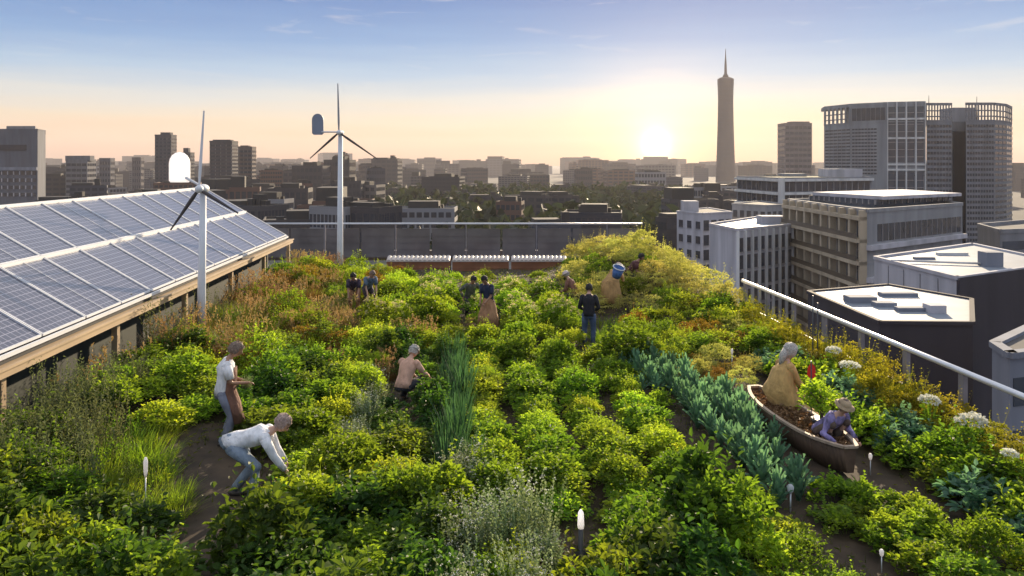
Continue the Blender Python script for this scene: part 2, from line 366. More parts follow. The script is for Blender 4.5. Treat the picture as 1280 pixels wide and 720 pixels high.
bm = bmesh.new(); x0, x1 = at(140, 43.05)[0], at(801, 43.05)[0]; box(bm, x0, x1, 42.6, 43.1, -.1, .38)
tag(obj('parapet_wall', bm, pmat('parapet', (.12, .105, .105), .8, var=.2)), 'low dark parapet wall behind the far railing', 'wall')
terra = pmat('terracotta', (.30, .125, .06), .75, var=.2, scale=2)
scal = pmat('white_scalloped_rim', (.55, .47, .42), .5, var=.05)
for i, (pa, pb) in enumerate(((484, 563), (566, 636), (639, 708))):
    D = 37.9; a, b = at(pa, D)[0], at(pb, D)[0]
    t_ = tag(empty('trough_planter', ((a+b)/2, D, 0)), ['terracotta trough planter with white scalloped rim, left of the three at the back', 'terracotta trough planter with white scalloped rim, middle of the three at the back', 'terracotta trough planter with white scalloped rim, right of the three at the back'][i], 'planter', 'trough planters along the far roof edge')
    h = (b-a)/2; bm = bmesh.new()
    box(bm, -h, h, -.22, .35, -.12, .42)
    for z in (.1, .26): box(bm, -h, h, -.24, -.22, z, z+.03)
    obj('trough', bm, terra, t_)
    bm = bmesh.new(); n = int(2*h/.2); prev = None
    for k in range(n*6+1):
        x = -h+2*h*k/(n*6); z = .07*abs(math.sin(math.pi*k/6))
        cur = [bm.verts.new((x, -.30, .44+z)), bm.verts.new((x, .15, .60+z)), bm.verts.new((x, -.30, .40)), ]
        if prev:
            bm.faces.new((prev[0], cur[0], cur[1], prev[1])); bm.faces.new((prev[2], cur[2], cur[0], prev[0]))
        prev = cur
    obj('scalloped_rim', bm, scal, t_)
# ------------------------------------------------------------------ city
def wallmat(name, col, var=.12): return pmat(name, col, .85, var=var+.10, scale=.45, coords='Object', stretch=(1, 1, .12))
winglass = pmat('window_glass_dark', (.045, .05, .065), .15, var=.35, scale=.25)
winblue = pmat('window_glass_blue', (.06, .075, .10), .12, var=.3, scale=.2)
def facet(a, b):
    a, b = Vector((a[0], a[1], 0)), Vector((b[0], b[1], 0)); d = b-a; n = Vector((d.y, -d.x, 0)).normalized(); return a, b, d, n
def face_boxes(bm, a, b, z0, z1, u0, u1, out_, inn=.0, mat=0):
    A, B, d, n = facet(a, b); p, q = A+d*u0, A+d*u1
    v = [bm.verts.new((c.x, c.y, z)) for z in (z0, z1) for c in (p-n*inn, q-n*inn, q+n*out_, p+n*out_)]
    for f in ((3,2,1,0),(4,5,6,7),(0,1,5,4),(1,2,6,5),(2,3,7,6),(3,0,4,7)): bm.faces.new([v[i] for i in f]).material_index = mat
def building(name, label, pts, z0, z1, wm, cat='building', group=None, roofm=None, parapet=.8, par_t=.4):
    cx = sum(p[0] for p in pts)/len(pts); cy_ = sum(p[1] for p in pts)/len(pts)
    t_ = tag(empty(name, (cx, cy_, -40)), label, cat, group); t_['o'] = (cx, cy_, -40.0)
    bm = bmesh.new(); prism(bm, pts, z0, z1); add(t_, 'wall', bm, wm)
    bm = bmesh.new(); c = Vector((cx, cy_, 0))
    for a, b in zip(pts, pts[1:]+pts[:1]): face_boxes(bm, a, b, z1, z1+parapet, 0, 1, .15, par_t)
    add(t_, 'parapet', bm, wm)
    bm = bmesh.new(); ins = [((p[0]-cx)*.97+cx, (p[1]-cy_)*.97+cy_) for p in pts]; prism(bm, ins, z1+.01, z1+.12); add(t_, 'roof', bm, roofm or wm)
    return t_
def add(t_, name, bm, mats, parent=None):
    o = Vector(t_['o'])
    for v in bm.verts: v.co -= o
    return obj(name, bm, mats, parent or t_)
def ribbons(t_, a, b, z0, z1, floors, frac=.55, u0=.02, u1=.98, gm=None, mull=8, name='window', fm=None):
    fh = (z1-z0)/floors
    for k in range(floors):
        za = z0+fh*(k+.5-frac/2); zb = za+fh*frac; bm = bmesh.new(); face_boxes(bm, a, b, za, zb, u0, u1, .06, .1)
        for j in range(mull+1):
            u = u0+(u1-u0)*j/mull; face_boxes(bm, a, b, za, zb, max(0, u-.004), min(1, u+.004), .22, .0, 1)
        add(t_, name, bm, [gm or winglass, fm or t_mull])
t_mull = pmat('mullion_grey', (.30, .28, .28), .6)
def gridwin(t_, a, b, z0, z1, nx, nz, fx=.7, fz=.7, gm=None, lit=()):
    for i in range(nx):
        for k in range(nz):
            bm = bmesh.new(); ua = (i+.5-fx/2)/nx; ub = (i+.5+fx/2)/nx; h = (z1-z0)/nz; za = z0+h*(k+.5-fz/2); zb = z0+h*(k+.5+fz/2)
            face_boxes(bm, a, b, za, zb, ua, ub, .05, .1); 
            face_boxes(bm, a, b, za-.1, za, ua, ub, .25, .0, 1)
            add(t_, 'window', bm, [lit_win if (i, k) in lit else (gm or winglass), t_mull])
lit_win = bpy.data.materials.new('lit_window'); lit_win.use_nodes = True
_b = lit_win.node_tree.nodes['Principled BSDF']; _b.inputs['Base Color'].default_value = (.6, .4, .2, 1); _b.inputs['Emission Color'].default_value = (1, .62, .3, 1); _b.inputs['Emission Strength'].default_value = .7
def strips(t_, a, b, z0, z1, n, name, wm, w_=.02, out_=.5, vertical=True):
    for i in range(n+1):
        bm = bmesh.new()
        if vertical: u = i/n; face_boxes(bm, a, b, z0, z1, max(0, u-w_/2), min(1, u+w_/2), out_, .1)
        else: z = z0+(z1-z0)*i/n; face_boxes(bm, a, b, z-w_/2, z+w_/2, 0, 1, out_, .1)
        add(t_, name, bm, wm)
def rooftop(t_, x, y, z, sx, sy, sz, m, name='roof_box'):
    bm = bmesh.new(); box(bm, x-sx/2, x+sx/2, y-sy/2, y+sy/2, z, z+sz); add(t_, name, bm, m)
def back(pts, dx, dy): return [(p[0]+dx, p[1]+dy) for p in pts]

g1 = wallmat('grey_stone_cladding', (.27, .27, .28)); g2 = wallmat('dark_grey_cladding', (.20, .20, .215)); wht = wallmat('white_frame', (.62, .60, .58)); tanw = wallmat('tan_concrete', (.42, .34, .24))
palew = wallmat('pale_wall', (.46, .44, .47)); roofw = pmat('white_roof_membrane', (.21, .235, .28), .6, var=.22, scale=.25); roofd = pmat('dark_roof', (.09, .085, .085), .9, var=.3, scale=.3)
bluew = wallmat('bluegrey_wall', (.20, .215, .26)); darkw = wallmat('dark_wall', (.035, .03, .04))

# A: the big grey block with the white-framed glass front
P = [at(1030, 380), at(1064, 362), at(1109, 352), at(1157, 347)]
zt = zat(127, 350); foot = P+[at(1157, 395), at(1040, 410)]
A_ = building('office_block', 'wide grey office block with a white gridded glass front, tallest on the right', foot, -40, zt-9, g1, parapet=0.5)
ribbons(A_, P[0], P[1], 0, zt-11, 14, .45, mull=6, u0=.05); ribbons(A_, P[1], P[2], 0, zt-11, 14, .45, u1=.72, mull=8)
bm = bmesh.new(); prism(bm, P+[(P[3][0]+1, P[3][1]+12), (P[0][0]+4, P[0][1]+14)], zt-1.6, zt); add(A_, 'roof_canopy', bm, g1)
bm = bmesh.new(); prism(bm, [P[1], P[2], P[3], (P[3][0]+.5, P[3][1]+8), (P[1][0]+1, P[1][1]+8)], zt-8.6, zt-1.5); add(A_, 'attic_wall', bm, g1)
ribbons(A_, P[1], P[2], zt-8.2, zt-2, 1, .9, u1=.95, mull=7)
for z in (zt-4.4, zt-6.8):
    bm = bmesh.new(); face_boxes(bm, P[0], P[1], z-.25, z+.25, 0, 1, .1, .4); add(A_, 'lattice_beam', bm, g1)
for i in range(7):
    bm = bmesh.new(); face_boxes(bm, P[0], P[1], zt-8.5, zt-1.6, i/6.5, i/6.5+.06, .1, .4); add(A_, 'lattice_post', bm, g1)
for i in range(4):
    for (za, zb) in ((-30, 1.5), (3.5, zt-42+14), (zt-26.5, zt-16.5), (zt-15.5, zt-8), (zt-7.2, zt-2.2)):
        if zb < za+1: continue
        bm = bmesh.new(); face_boxes(bm, P[2], P[3], za, zb, .03+i*.243, .03+i*.243+.19, .12, .1)
        for z in np.arange(za+2.2, zb-1, 3.2): face_boxes(bm, P[2], P[3], z, z+.25, .03+i*.243, .03+i*.243+.19, .2, 0, 1)
        add(A_, 'window', bm, [winblue, t_mull])
strips(A_, P[2], P[3], -40, zt-.2, 4, 'white_fin', wht, .035, .8)
for z in (2.5, zt-27.5, zt-16, zt-7.6): 
    bm = bmesh.new(); face_boxes(bm, P[2], P[3], z-.4, z+.4, 0, 1, .7, .1); add(A_, 'white_band', bm, wht)
ribbons(A_, P[2], P[3], -1, 1, 1, .1, mull=2)
# B: the darker tower with rounded end
zt2 = zat(129, 352); Q = [at(1158, 350), at(1190, 350), at(1190.5, 362), at(1207, 362), at(1207.5, 348), at(1243, 348), at(1258, 356), at(1265, 372)]
B_ = building('office_tower', 'dark grey office tower with a black slot and open lattice crown on the right', Q+[at(1262, 398), at(1158, 398)], -40, zt2-8, g2, parapet=.5)
ribbons(B_, Q[0], Q[1], -34, zt2-9, 24, .5, mull=8); ribbons(B_, Q[4], Q[5], -34, zt2-9, 24, .5, mull=10); ribbons(B_, Q[5], Q[6], -34, zt2-9, 24, .5, mull=3); ribbons(B_, Q[6], Q[7], -34, zt2-9, 24, .5, mull=3)
bm = bmesh.new(); face_boxes(bm, Q[2], Q[3], -35, zt2-12, .03, .97, .3, .1); add(B_, 'dark_slot', bm, darkw)
for (a, b, n) in ((Q[0], Q[1], 9), (Q[4], Q[5], 9), (Q[5], Q[6], 4), (Q[6], Q[7], 3)):
    for i in range(n+1):
        bm = bmesh.new(); u = i/n; face_boxes(bm, a, b, zt2-7.6, zt2-.8, max(0, u-.018), min(1, u+.018), .1, .4); add(B_, 'crown_post', bm, g2)
    bm = bmesh.new()
    for z, h in ((zt2-1.1, 1.1), (zt2-3.7, .5), (zt2-6.2, .5)): face_boxes(bm, a, b, z, z+h, 0, 1, .15, .6)
    add(B_, 'crown_beam', bm, g2)
bm = bmesh.new(); x, y = at(1200, 375); box(bm, x-7, x+3, y-7, y+5, zt2-8, zt2-.8); add(B_, 'plant_room', bm, g2)
for px, hh in ((1161, 4.5), (1221, 4)):
    bm = bmesh.new(); x, y = at(px, 365); tube(bm, [(x, y, zt2-8), (x, y, zt2+hh)], [.3, .1], 6); add(B_, 'antenna', bm, dark)

# C: the tan gridded block with setback glass top
C = [at(985, 166), at(1083, 128), at(1203, 150)]; zc = zat(266, 128)
foot = C+[at(1120, 185)]
Cb = building('apartment_block', 'tan gridded apartment block with grey banded side and setback glass top', foot, -40, zc, g1, roofm=roofd, parapet=.6)
a, b = C[0], C[1]; nf = 7; z0c = zc-1-nf*3.6
for i in range(9):
    for k in range(nf):
        bm = bmesh.new(); za = z0c+k*3.6+.5; face_boxes(bm, a, b, za, za+2.5, i/9+.02, (i+1)/9-.02, .06, .1); face_boxes(bm, a, b, za, za+2.5, i/9+.055, i/9+.06, .16, 0, 1); add(Cb, 'window', bm, [winglass, t_mull])
strips(Cb, a, b, z0c-12, zc+.4, 9, 'pier', tanw, .022, 1.1)
for k in range(nf+1):
    bm = bmesh.new(); z = z0c+k*3.6; face_boxes(bm, a, b, z-.25, z+.35, 0, 1, 1.6 if k < nf else 1.3, .1); add(Cb, 'balcony_slab', bm, tanw)
    if k < nf:
        bm = bmesh.new(); face_boxes(bm, a, b, z+.36, z+1.2, .01, .99, 1.5, -1.42); add(Cb, 'balcony_rail', bm, pmat('bronze_rail', (.10, .075, .05), .5))
a, b = C[1], C[2]
for k in range(5):
    z = zc-2.6-k*5.2; bm = bmesh.new(); face_boxes(bm, a, b, z-2.2, z+.6, .14 if k else .1, .985, .08, .1)
    for j in range(16): face_boxes(bm, a, b, z-2.2, z+.6, .14+j*.0555, .143+j*.0555, .15, 0, 1)
    add(Cb, 'ribbon_window', bm, [winglass, t_mull])
    bm = bmesh.new(); face_boxes(bm, a, b, z-3.4, z-2.6, .0, 1.0, .9, .1); add(Cb, 'ledge', bm, palew)
zs = zat(243, 150); T = [at(1012, 162), at(1094, 142), at(1186, 158), at(1120, 180)]
bm = bmesh.new(); prism(bm, T, zc, zs-.6); add(Cb, 'setback_storey', bm, [winblue])
bm = bmesh.new(); prism(bm, [((p[0]-27)*1.04+27-.4, p[1]+(1 if p[1] > 160 else -1)) for p in [(q[0], q[1]) for q in T]], zs-.6, zs); add(Cb, 'flat_roof', bm, palew)
for i in range(13):
    bm = bmesh.new(); face_boxes(bm, T[0], T[1], zc+.6, zs-.7, i/12-.006 if i else 0, i/12+.006 if i < 12 else 1, .12, .02); add(Cb, 'mullion', bm, t_mull)
for i in range(13):
    bm = bmesh.new(); face_boxes(bm, T[1], T[2], zc+.6, zs-.7, i/12-.006 if i else 0, i/12+.006 if i < 12 else 1, .12, .02); add(Cb, 'mullion', bm, t_mull)

# D: long white-banded office with roof garden
Dp = [at(921, 285), at(974, 250), at(1090, 265)]; zd = zat(224, 250)
Db = building('banded_office', 'low long office with white bands and a planted roof behind the apartment block', Dp+[at(1060, 330)], -40, zd, g2, roofm=pmat('green_roof', (.07, .075, .03), .95, var=.4, scale=.4), parapet=.5)
for a, b, n in ((Dp[0], Dp[1], 8), (Dp[1], Dp[2], 14)):
    for k in range(7):
        z = zd-.3-k*4.2; bm = bmesh.new(); face_boxes(bm, a, b, z-.45, z+.35, 0, 1, .9, .1); add(Db, 'white_band', bm, wht)
        bm = bmesh.new(); face_boxes(bm, a, b, z-3.6, z-.7, .03, .97, .1, .1)
        for j in range(n): face_boxes(bm, a, b, z-3.6, z-.7, .03+j*.94/n, .036+j*.94/n, .2, 0, 1)
        add(Db, 'ribbon_window', bm, [winglass, t_mull])
bm = bmesh.new(); face_boxes(bm, Dp[1], Dp[2], -40, zd+.3, -.01, .03, 1.2, .1); add(Db, 'corner_pillar', bm, wht)
rooftop(Db, at(1050, 290)[0], 290, zd, 12, 10, 3.0, palew); rooftop(Db, at(990, 300)[0], 300, zd, 8, 8, 1.2, g1)

# E: pale block with gridded side
E = [at(887, 162), at(921, 148), at(990, 160)]; ze = zat(288, 150)
Eb = building('pale_block', 'pale plain-sided block with a gridded window face below the sunset tower', E+[at(950, 185)], -40, ze, palew, roofm=roofw, parapet=.5)
gridwin(Eb, E[1], E[2], ze-30, ze-1, 8, 9, .72, .8)
strips(Eb, E[1], E[2], ze-32, ze, 8, 'pier', wht, .018, .5)
rooftop(Eb, at(960, 170)[0], 168, ze, 5, 4, 1.6, palew)
E2 = [at(846, 215), at(878, 205), at(915, 212)]; ze2 = zat(268, 205)
Ebb = building('gabled_block', 'small pale stepped block left of the pale plain-sided block', E2+[at(885, 232)], -40, ze2, palew, roofm=roofd, parapet=.4)
gridwin(Ebb, E2[1], E2[2], ze2-20, ze2-1, 4, 5); gridwin(Ebb, E2[0], E2[1], ze2-20, ze2-1, 3, 5, .5, .5); rooftop(Ebb, at(862, 216)[0], 216, ze2, 4, 4, 3, palew)
for i, (pa, pb, py, D) in enumerate(((915, 985, 236, 215), (985, 1035, 281, 192))):
    p = [at(pa, D+10), at((pa+pb)/2+8, D), at(pb, D+6)]; zz_ = zat(py+22 if i == 0 else py, D)
    q = building('small_block', ['grey block between the sunset tower and the banded office', 'grey low block behind the pale plain-sided block'][i], p+[at((pa+pb)/2, D+26)], -40, zz_, g1, roofm=roofd, parapet=.4)
    gridwin(q, p[0], p[1], zz_-16, zz_-.5, 5, 4, .6, .5); gridwin(q, p[1], p[2], zz_-16, zz_-.5, 4, 4, .6, .5)

# F: windowless hall with white roof
Fp = [at(1093, 89), at(1197, 73), at(1330, 84)]; zf = zat(350, 73)
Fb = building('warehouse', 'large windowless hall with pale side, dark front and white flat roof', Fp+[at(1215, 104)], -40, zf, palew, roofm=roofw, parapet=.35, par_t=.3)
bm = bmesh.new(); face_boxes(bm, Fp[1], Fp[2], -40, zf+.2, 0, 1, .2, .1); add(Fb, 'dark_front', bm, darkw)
for i in range(1, 5):
    bm = bmesh.new(); face_boxes(bm, Fp[0], Fp[1], -30, zf-.3, i/5-.003, i/5+.003, .05, .05); add(Fb, 'panel_joint', bm, g2)
rooftop(Fb, at(1238, 82)[0], 82, zf+.1, 1.7, 1.6, 1.5, bluew, 'roof_vent'); rooftop(Fb, at(1155, 88)[0], 88, zf+.1, 2.2, .6, .25, bluew, 'duct'); rooftop(Fb, at(1190, 92)[0], 92, zf+.1, 3.5, .5, .3, wht, 'duct')
bm = bmesh.new(); x, y = at(1180, 82); tube(bm, [(x-4, y+3, zf+.35), (x+5, y, zf+.35)], .12, 6); add(Fb, 'pipe', bm, wht)
# G: lower roof before it
zg = zat(400, 58); Gp = [at(1010, 70), at(1100, 56.5), at(1216, 56.2)]
Gb = building('low_hall', 'low dark-walled hall with blotchy white roof just beyond the handrail', Gp+[at(1215, 66), at(1110, 74)], -40, zg, darkw, roofm=roofw, parapet=.25, par_t=.2)
for px, D, sx, sy, sz in ((1075, 65, 2.2, 1.4, .5), (1105, 63, 1.6, 1.0, .35), (1140, 61, 2.4, .8, .3), (1168, 60.5, 1.2, 1.2, .6), (1122, 68, 3, 1.0, .3)):
    rooftop(Gb, at(px, D)[0], D, zg+.1, sx, sy, sz, bluew if sx > 1.5 else palew)
# right side fillers
zh = zat(445, 40)
Hb = building('blue_block', 'blue-grey low block at the far right edge beyond the handrail', [at(1240, 42), at(1262, 39.5), at(1400, 42), at(1360, 56)], -40, zh, bluew, roofm=roofd, parapet=.3)
for k in range(4):
    bm = bmesh.new(); face_boxes(bm, at(1262, 39.5), at(1400, 42), zh-2.4-k*2.6, zh-1-k*2.6, .03, .97, .05, .1); add(Hb, 'ribbon_window', bm, winblue)
J = building('dark_annex', 'dark flat-roofed annex behind the white-roofed hall at the right edge', [at(1222, 165), at(1250, 150), at(1400, 160), at(1380, 200)], -40, zat(292, 150), g2, roofm=roofd)
for k in range(3):
    bm = bmesh.new(); z = zat(292, 150)-1.5-k*3.4; face_boxes(bm, at(1250, 150), at(1400, 160), z-1.6, z, .02, .98, .1, .1); add(J, 'ribbon_window', bm, winblue)

# tall tower on the horizon
tw = tag(empty('broadcast_tower', (*at(907, 1800), -40)), 'slender waisted tower with a needle spire standing beside the setting sun', 'tower')
brn = pmat('tower_brown', (.09, .065, .055), .7, var=.1, scale=.02); k_ = 1.8
bm = bmesh.new(); prof = []
for py, w_ in ((270, 30), (255, 27), (235, 25), (215, 23.5), (190, 21.5), (165, 20), (145, 19), (125, 18.5), (112, 19), (104, 20), (99, 20), (97, 14)): prof.append((w_/2*k_, zat(py, 1800)+40))
prof = [(32, 0)]+prof
lathe(bm, prof, 24); obj('shaft', bm, brn, tw)
bm = bmesh.new()
for py in range(100, 255, 6):
    z = zat(py, 1800)+40; r = float(np.interp(-py, [-255, -215, -165, -125, -112, -104, -99], [13.5, 11.75, 10, 9.25, 9.5, 10, 10]))*k_*1.02
    lathe(bm, [(r, z), (r, z+1.5)], 24)
obj('floor_ring', bm, pmat('tower_dark', (.08, .06, .06)), tw)
bm = bmesh.new(); z = zat(97, 1800)+40; lathe(bm, [(7.5, z), (6, z+5), (3.4, z+8), (2.6, z+30), (1.3, z+48), (.4, z+65)], 10); obj('spire', bm, brn, tw)
def simple_tower(px0, px1, py, D, col, label, name='high_rise', nfl=20, crown=None, mesh_side=True, gm=None):
    m = wallmat('wall_%02d%02d%02d' % tuple(int(c*100) for c in col), col); c = (px0+px1)/2
    a_ = at(px0, D); b_ = at(px1, D); wd = b_[0]-a_[0]
    pts = [(a_[0], D), (b_[0], D), (b_[0], D+wd*.8), (a_[0], D+wd*.8)]; zt_ = zat(py, D)
    if b_[0] < -20: pass
    t_ = building(name, label, pts, -40, zt_, m, parapet=1.2, par_t=1)
    z0_ = max(-38, zat(270, D))
    ribbons(t_, pts[0], pts[1], z0_, zt_-1, nfl, .5, mull=max(4, int(wd/5)), gm=gm)
    if c < 640: ribbons(t_, pts[1], pts[2], z0_, zt_-1, nfl, .5, mull=5, gm=gm)
    else: ribbons(t_, pts[3], pts[0], z0_, zt_-1, nfl, .5, mull=5, gm=gm)
    if crown: rooftop(t_, (a_[0]+b_[0])/2+crown[0]*wd, D+wd*.3, zt_, wd*crown[1], wd*.4, crown[2], m)
    return t_
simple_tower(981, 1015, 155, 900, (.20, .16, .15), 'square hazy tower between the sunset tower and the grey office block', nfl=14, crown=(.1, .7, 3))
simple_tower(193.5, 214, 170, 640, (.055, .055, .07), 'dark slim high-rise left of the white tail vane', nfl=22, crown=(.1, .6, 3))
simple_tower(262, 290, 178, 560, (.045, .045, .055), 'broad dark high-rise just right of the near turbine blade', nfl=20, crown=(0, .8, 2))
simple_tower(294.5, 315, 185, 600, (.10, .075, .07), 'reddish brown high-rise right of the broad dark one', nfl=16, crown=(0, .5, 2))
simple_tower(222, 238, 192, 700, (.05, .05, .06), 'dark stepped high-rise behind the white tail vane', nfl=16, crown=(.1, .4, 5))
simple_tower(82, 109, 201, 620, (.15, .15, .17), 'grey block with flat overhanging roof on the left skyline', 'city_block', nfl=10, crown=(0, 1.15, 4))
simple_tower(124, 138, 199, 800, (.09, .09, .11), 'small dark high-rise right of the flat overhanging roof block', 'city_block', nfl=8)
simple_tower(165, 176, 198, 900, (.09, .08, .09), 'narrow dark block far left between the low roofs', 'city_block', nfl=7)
# grey hall, far left
I0 = [at(-60, 500), at(47, 500), at(57, 520)]; zi = zat(163, 500)
Ib = building('department_block', 'big blue-grey windowless block with a rooftop storey at the left edge', I0+[at(57, 560), at(-60, 560)], -40, zi, wallmat('slate_wall', (.10, .108, .135)), roofm=roofd, parapet=1)
bm = bmesh.new(); face_boxes(bm, I0[0], I0[1], zat(188, 500), zat(181, 500), .4, .87, .5, -.1); add(Ib, 'window_band', bm, darkw)
bm = bmesh.new(); prism(bm, [at(8, 510), at(44, 510), at(46, 540), at(8, 540)], zi, zat(157, 505)); add(Ib, 'rooftop_storey', bm, g2)
for k in range(4):
    bm = bmesh.new(); z = zat(214+k*9, 500); face_boxes(bm, I0[0], I0[1], z-2.2, z, .02, .98, .3, .1)
    for j in range(14): face_boxes(bm, I0[0], I0[1], z-2.2, z, .02+j*.07, .032+j*.07, .6, 0, 1)
    add(Ib, 'ribbon_window', bm, [winglass, palew])
bm = bmesh.new(); face_boxes(bm, I0[0], I0[1], zat(213, 500), zat(209, 500), 0, 1, 1.5, .1); add(Ib, 'canopy', bm, bluew)

# generic far blocks: shared meshes, one object each
def block_mesh(i):
    rr_ = random.Random(100+i); kind = i % 5; nf_ = rr_.choice((5, 7, 9, 12)); nb = rr_.choice((5, 7, 9)); out_ = []
    bm = bmesh.new(); box(bm, -.5, .5, -.4, .4, 0, 1, 0); prism(bm, [(-.48, -.38), (.48, -.38), (.48, .38), (-.48, .38)], 1, 1.004, 2)
    for e in ((-.5, .5, -.4, -.375), (-.5, .5, .375, .4), (-.5, -.48, -.375, .375), (.48, .5, -.375, .375)): box(bm, *e, 1.0005, 1.022, 0)
    walls = bm; wins = []
    for k in range(nf_):
        b2_ = bmesh.new(); z0_, z1_ = (k+.3)/nf_, (k+.8)/nf_
        for j in range(nb):
            a_ = -.48+.96*j/nb; b_ = a_+.96/nb*.72
            box(b2_, a_, b_, -.404, -.39, z0_, z1_, 0)
            yy = -.38+.76*j/nb; yb_ = yy+.76/nb*.72
            for sx in (-1, 1): box(b2_, min(sx*.49, sx*.503), max(sx*.49, sx*.503), yy, yb_, z0_, z1_, 0)
        wins.append(b2_)
    top = bmesh.new()
    if kind in (0, 3): box(top, -.2, .25, -.2, .2, 1.005, 1.09, 0)
    if kind == 1: box(top, -.45, .1, -.35, .3, 1.005, 1.06, 0); box(top, .15, .3, -.1, .1, 1.005, 1.12, 0)
    if kind == 2: box(top, -.3, .3, -.2, .2, 1.005, 1.05, 0)
    if kind == 4: box(top, -.45, .0, -.36, .36, 1.005, 1.18, 0)
    for _ in range(3):
        x, y = rr_.uniform(-.4, .35), rr_.uniform(-.3, .2); box(top, x, x+.1, y, y+.12, 1.005, 1+rr_.uniform(.03, .08), 0)
    def fin(b_, n_):
        m = bpy.data.meshes.new(n_); b_.normal_update(); b_.to_mesh(m); b_.free(); return m
    W_ = fin(walls.copy(), 'wall'); T_ = fin(top.copy(), 'rooftop'); WN = [fin(x.copy(), 'window_row') for x in wins]
    whole = walls
    for extra, off in [(x, 1) for x in wins]+[(top, 0)]:
        tmp = bpy.data.meshes.new('t'); 
        for f_ in extra.faces: f_.material_index = off if extra is not top else 2
        extra.to_mesh(tmp); whole.from_mesh(tmp); bpy.data.meshes.remove(tmp)
    return fin(whole, 'city_block'), W_, T_, WN
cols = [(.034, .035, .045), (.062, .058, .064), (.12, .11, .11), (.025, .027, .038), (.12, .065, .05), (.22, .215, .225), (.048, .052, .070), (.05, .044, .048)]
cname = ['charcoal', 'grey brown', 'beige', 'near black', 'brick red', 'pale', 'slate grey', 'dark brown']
bmeshes = []
for i in range(24):
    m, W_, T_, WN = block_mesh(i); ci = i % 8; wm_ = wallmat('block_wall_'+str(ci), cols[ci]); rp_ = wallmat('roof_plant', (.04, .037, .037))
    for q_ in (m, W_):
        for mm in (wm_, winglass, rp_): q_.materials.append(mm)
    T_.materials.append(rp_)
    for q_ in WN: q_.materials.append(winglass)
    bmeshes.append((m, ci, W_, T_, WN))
# slender red-lit slabs seen behind the far turbine
layers = [(235, 40, 14), (300, 46, 15), (390, 50, 16), (520, 50, 18), (700, 44, 20), (950, 42, 24), (1350, 40, 36), (1900, 38, 52), (2700, 36, 78), (3800, 34, 115)]
cnt = 0
for li, (D, n, wd) in enumerate(layers):
    for k in range(n):
        px = -90+1480*(k+random.uniform(.1, .9))/n; d = D*random.uniform(.88, 1.14)
        if px > 1030 and d < 900: continue
        if 850 < px < 1030 and d < 330: continue
        if px < 75 and d < 620: continue
        if 460 < px < 850 and li < 5 and random.random() < (.72, .8, .75, .65, .5)[li]: continue
        if 60 < px <= 460 and 0 < li < 4 and random.random() < .4: continue
        x, y = at(px, d); wv = wd*random.uniform(.6, 1.5)
        top = random.gauss(0, 1)
        # the tops step up to the horizon with distance
        base_py = 205+ {0: 62, 1: 50, 2: 40, 3: 30, 4: 22, 5: 14, 6: 7, 7: 3, 8: 0, 9: -2}[li]
        if 480 < px < 860 and li < 6: base_py += 6
        py = base_py+top*(7.5 if li < 6 else 3.0)
        if li in (4, 5) and 318 < px < 520: py -= 14
        if li >= 7: py -= abs(random.gauss(0, 2.2))*(1.6 if px < 720 else .6)
        if 850 < px < 1030 and d < 1750: py = max(py, 222 if px > 935 else 232+random.uniform(0, 10))
        zt_ = zat(py, d); h = max(6, zt_+40)
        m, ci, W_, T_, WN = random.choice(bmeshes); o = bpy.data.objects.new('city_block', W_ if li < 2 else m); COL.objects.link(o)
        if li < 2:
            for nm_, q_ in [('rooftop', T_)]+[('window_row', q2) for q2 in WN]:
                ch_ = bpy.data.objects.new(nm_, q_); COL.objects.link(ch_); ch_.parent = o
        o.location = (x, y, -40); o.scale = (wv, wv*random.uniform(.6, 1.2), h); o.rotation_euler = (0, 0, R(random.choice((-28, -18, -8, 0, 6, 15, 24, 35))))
        side = 'left of the near turbine' if px < 250 else 'between the two turbines' if px < 420 else 'right of the far turbine' if px < 640 else 'between the far turbine and the sun' if px < 800 else 'right of the sun on the horizon' if px < 1030 else 'at the right edge'
        dist = 'near' if li < 3 else 'mid-distance' if li < 6 else 'distant hazy'
        tag(o, f'{dist} {cname[ci]} city block {side}', 'building', f'{dist} city blocks {side}'); cnt += 1
print('city blocks', cnt)
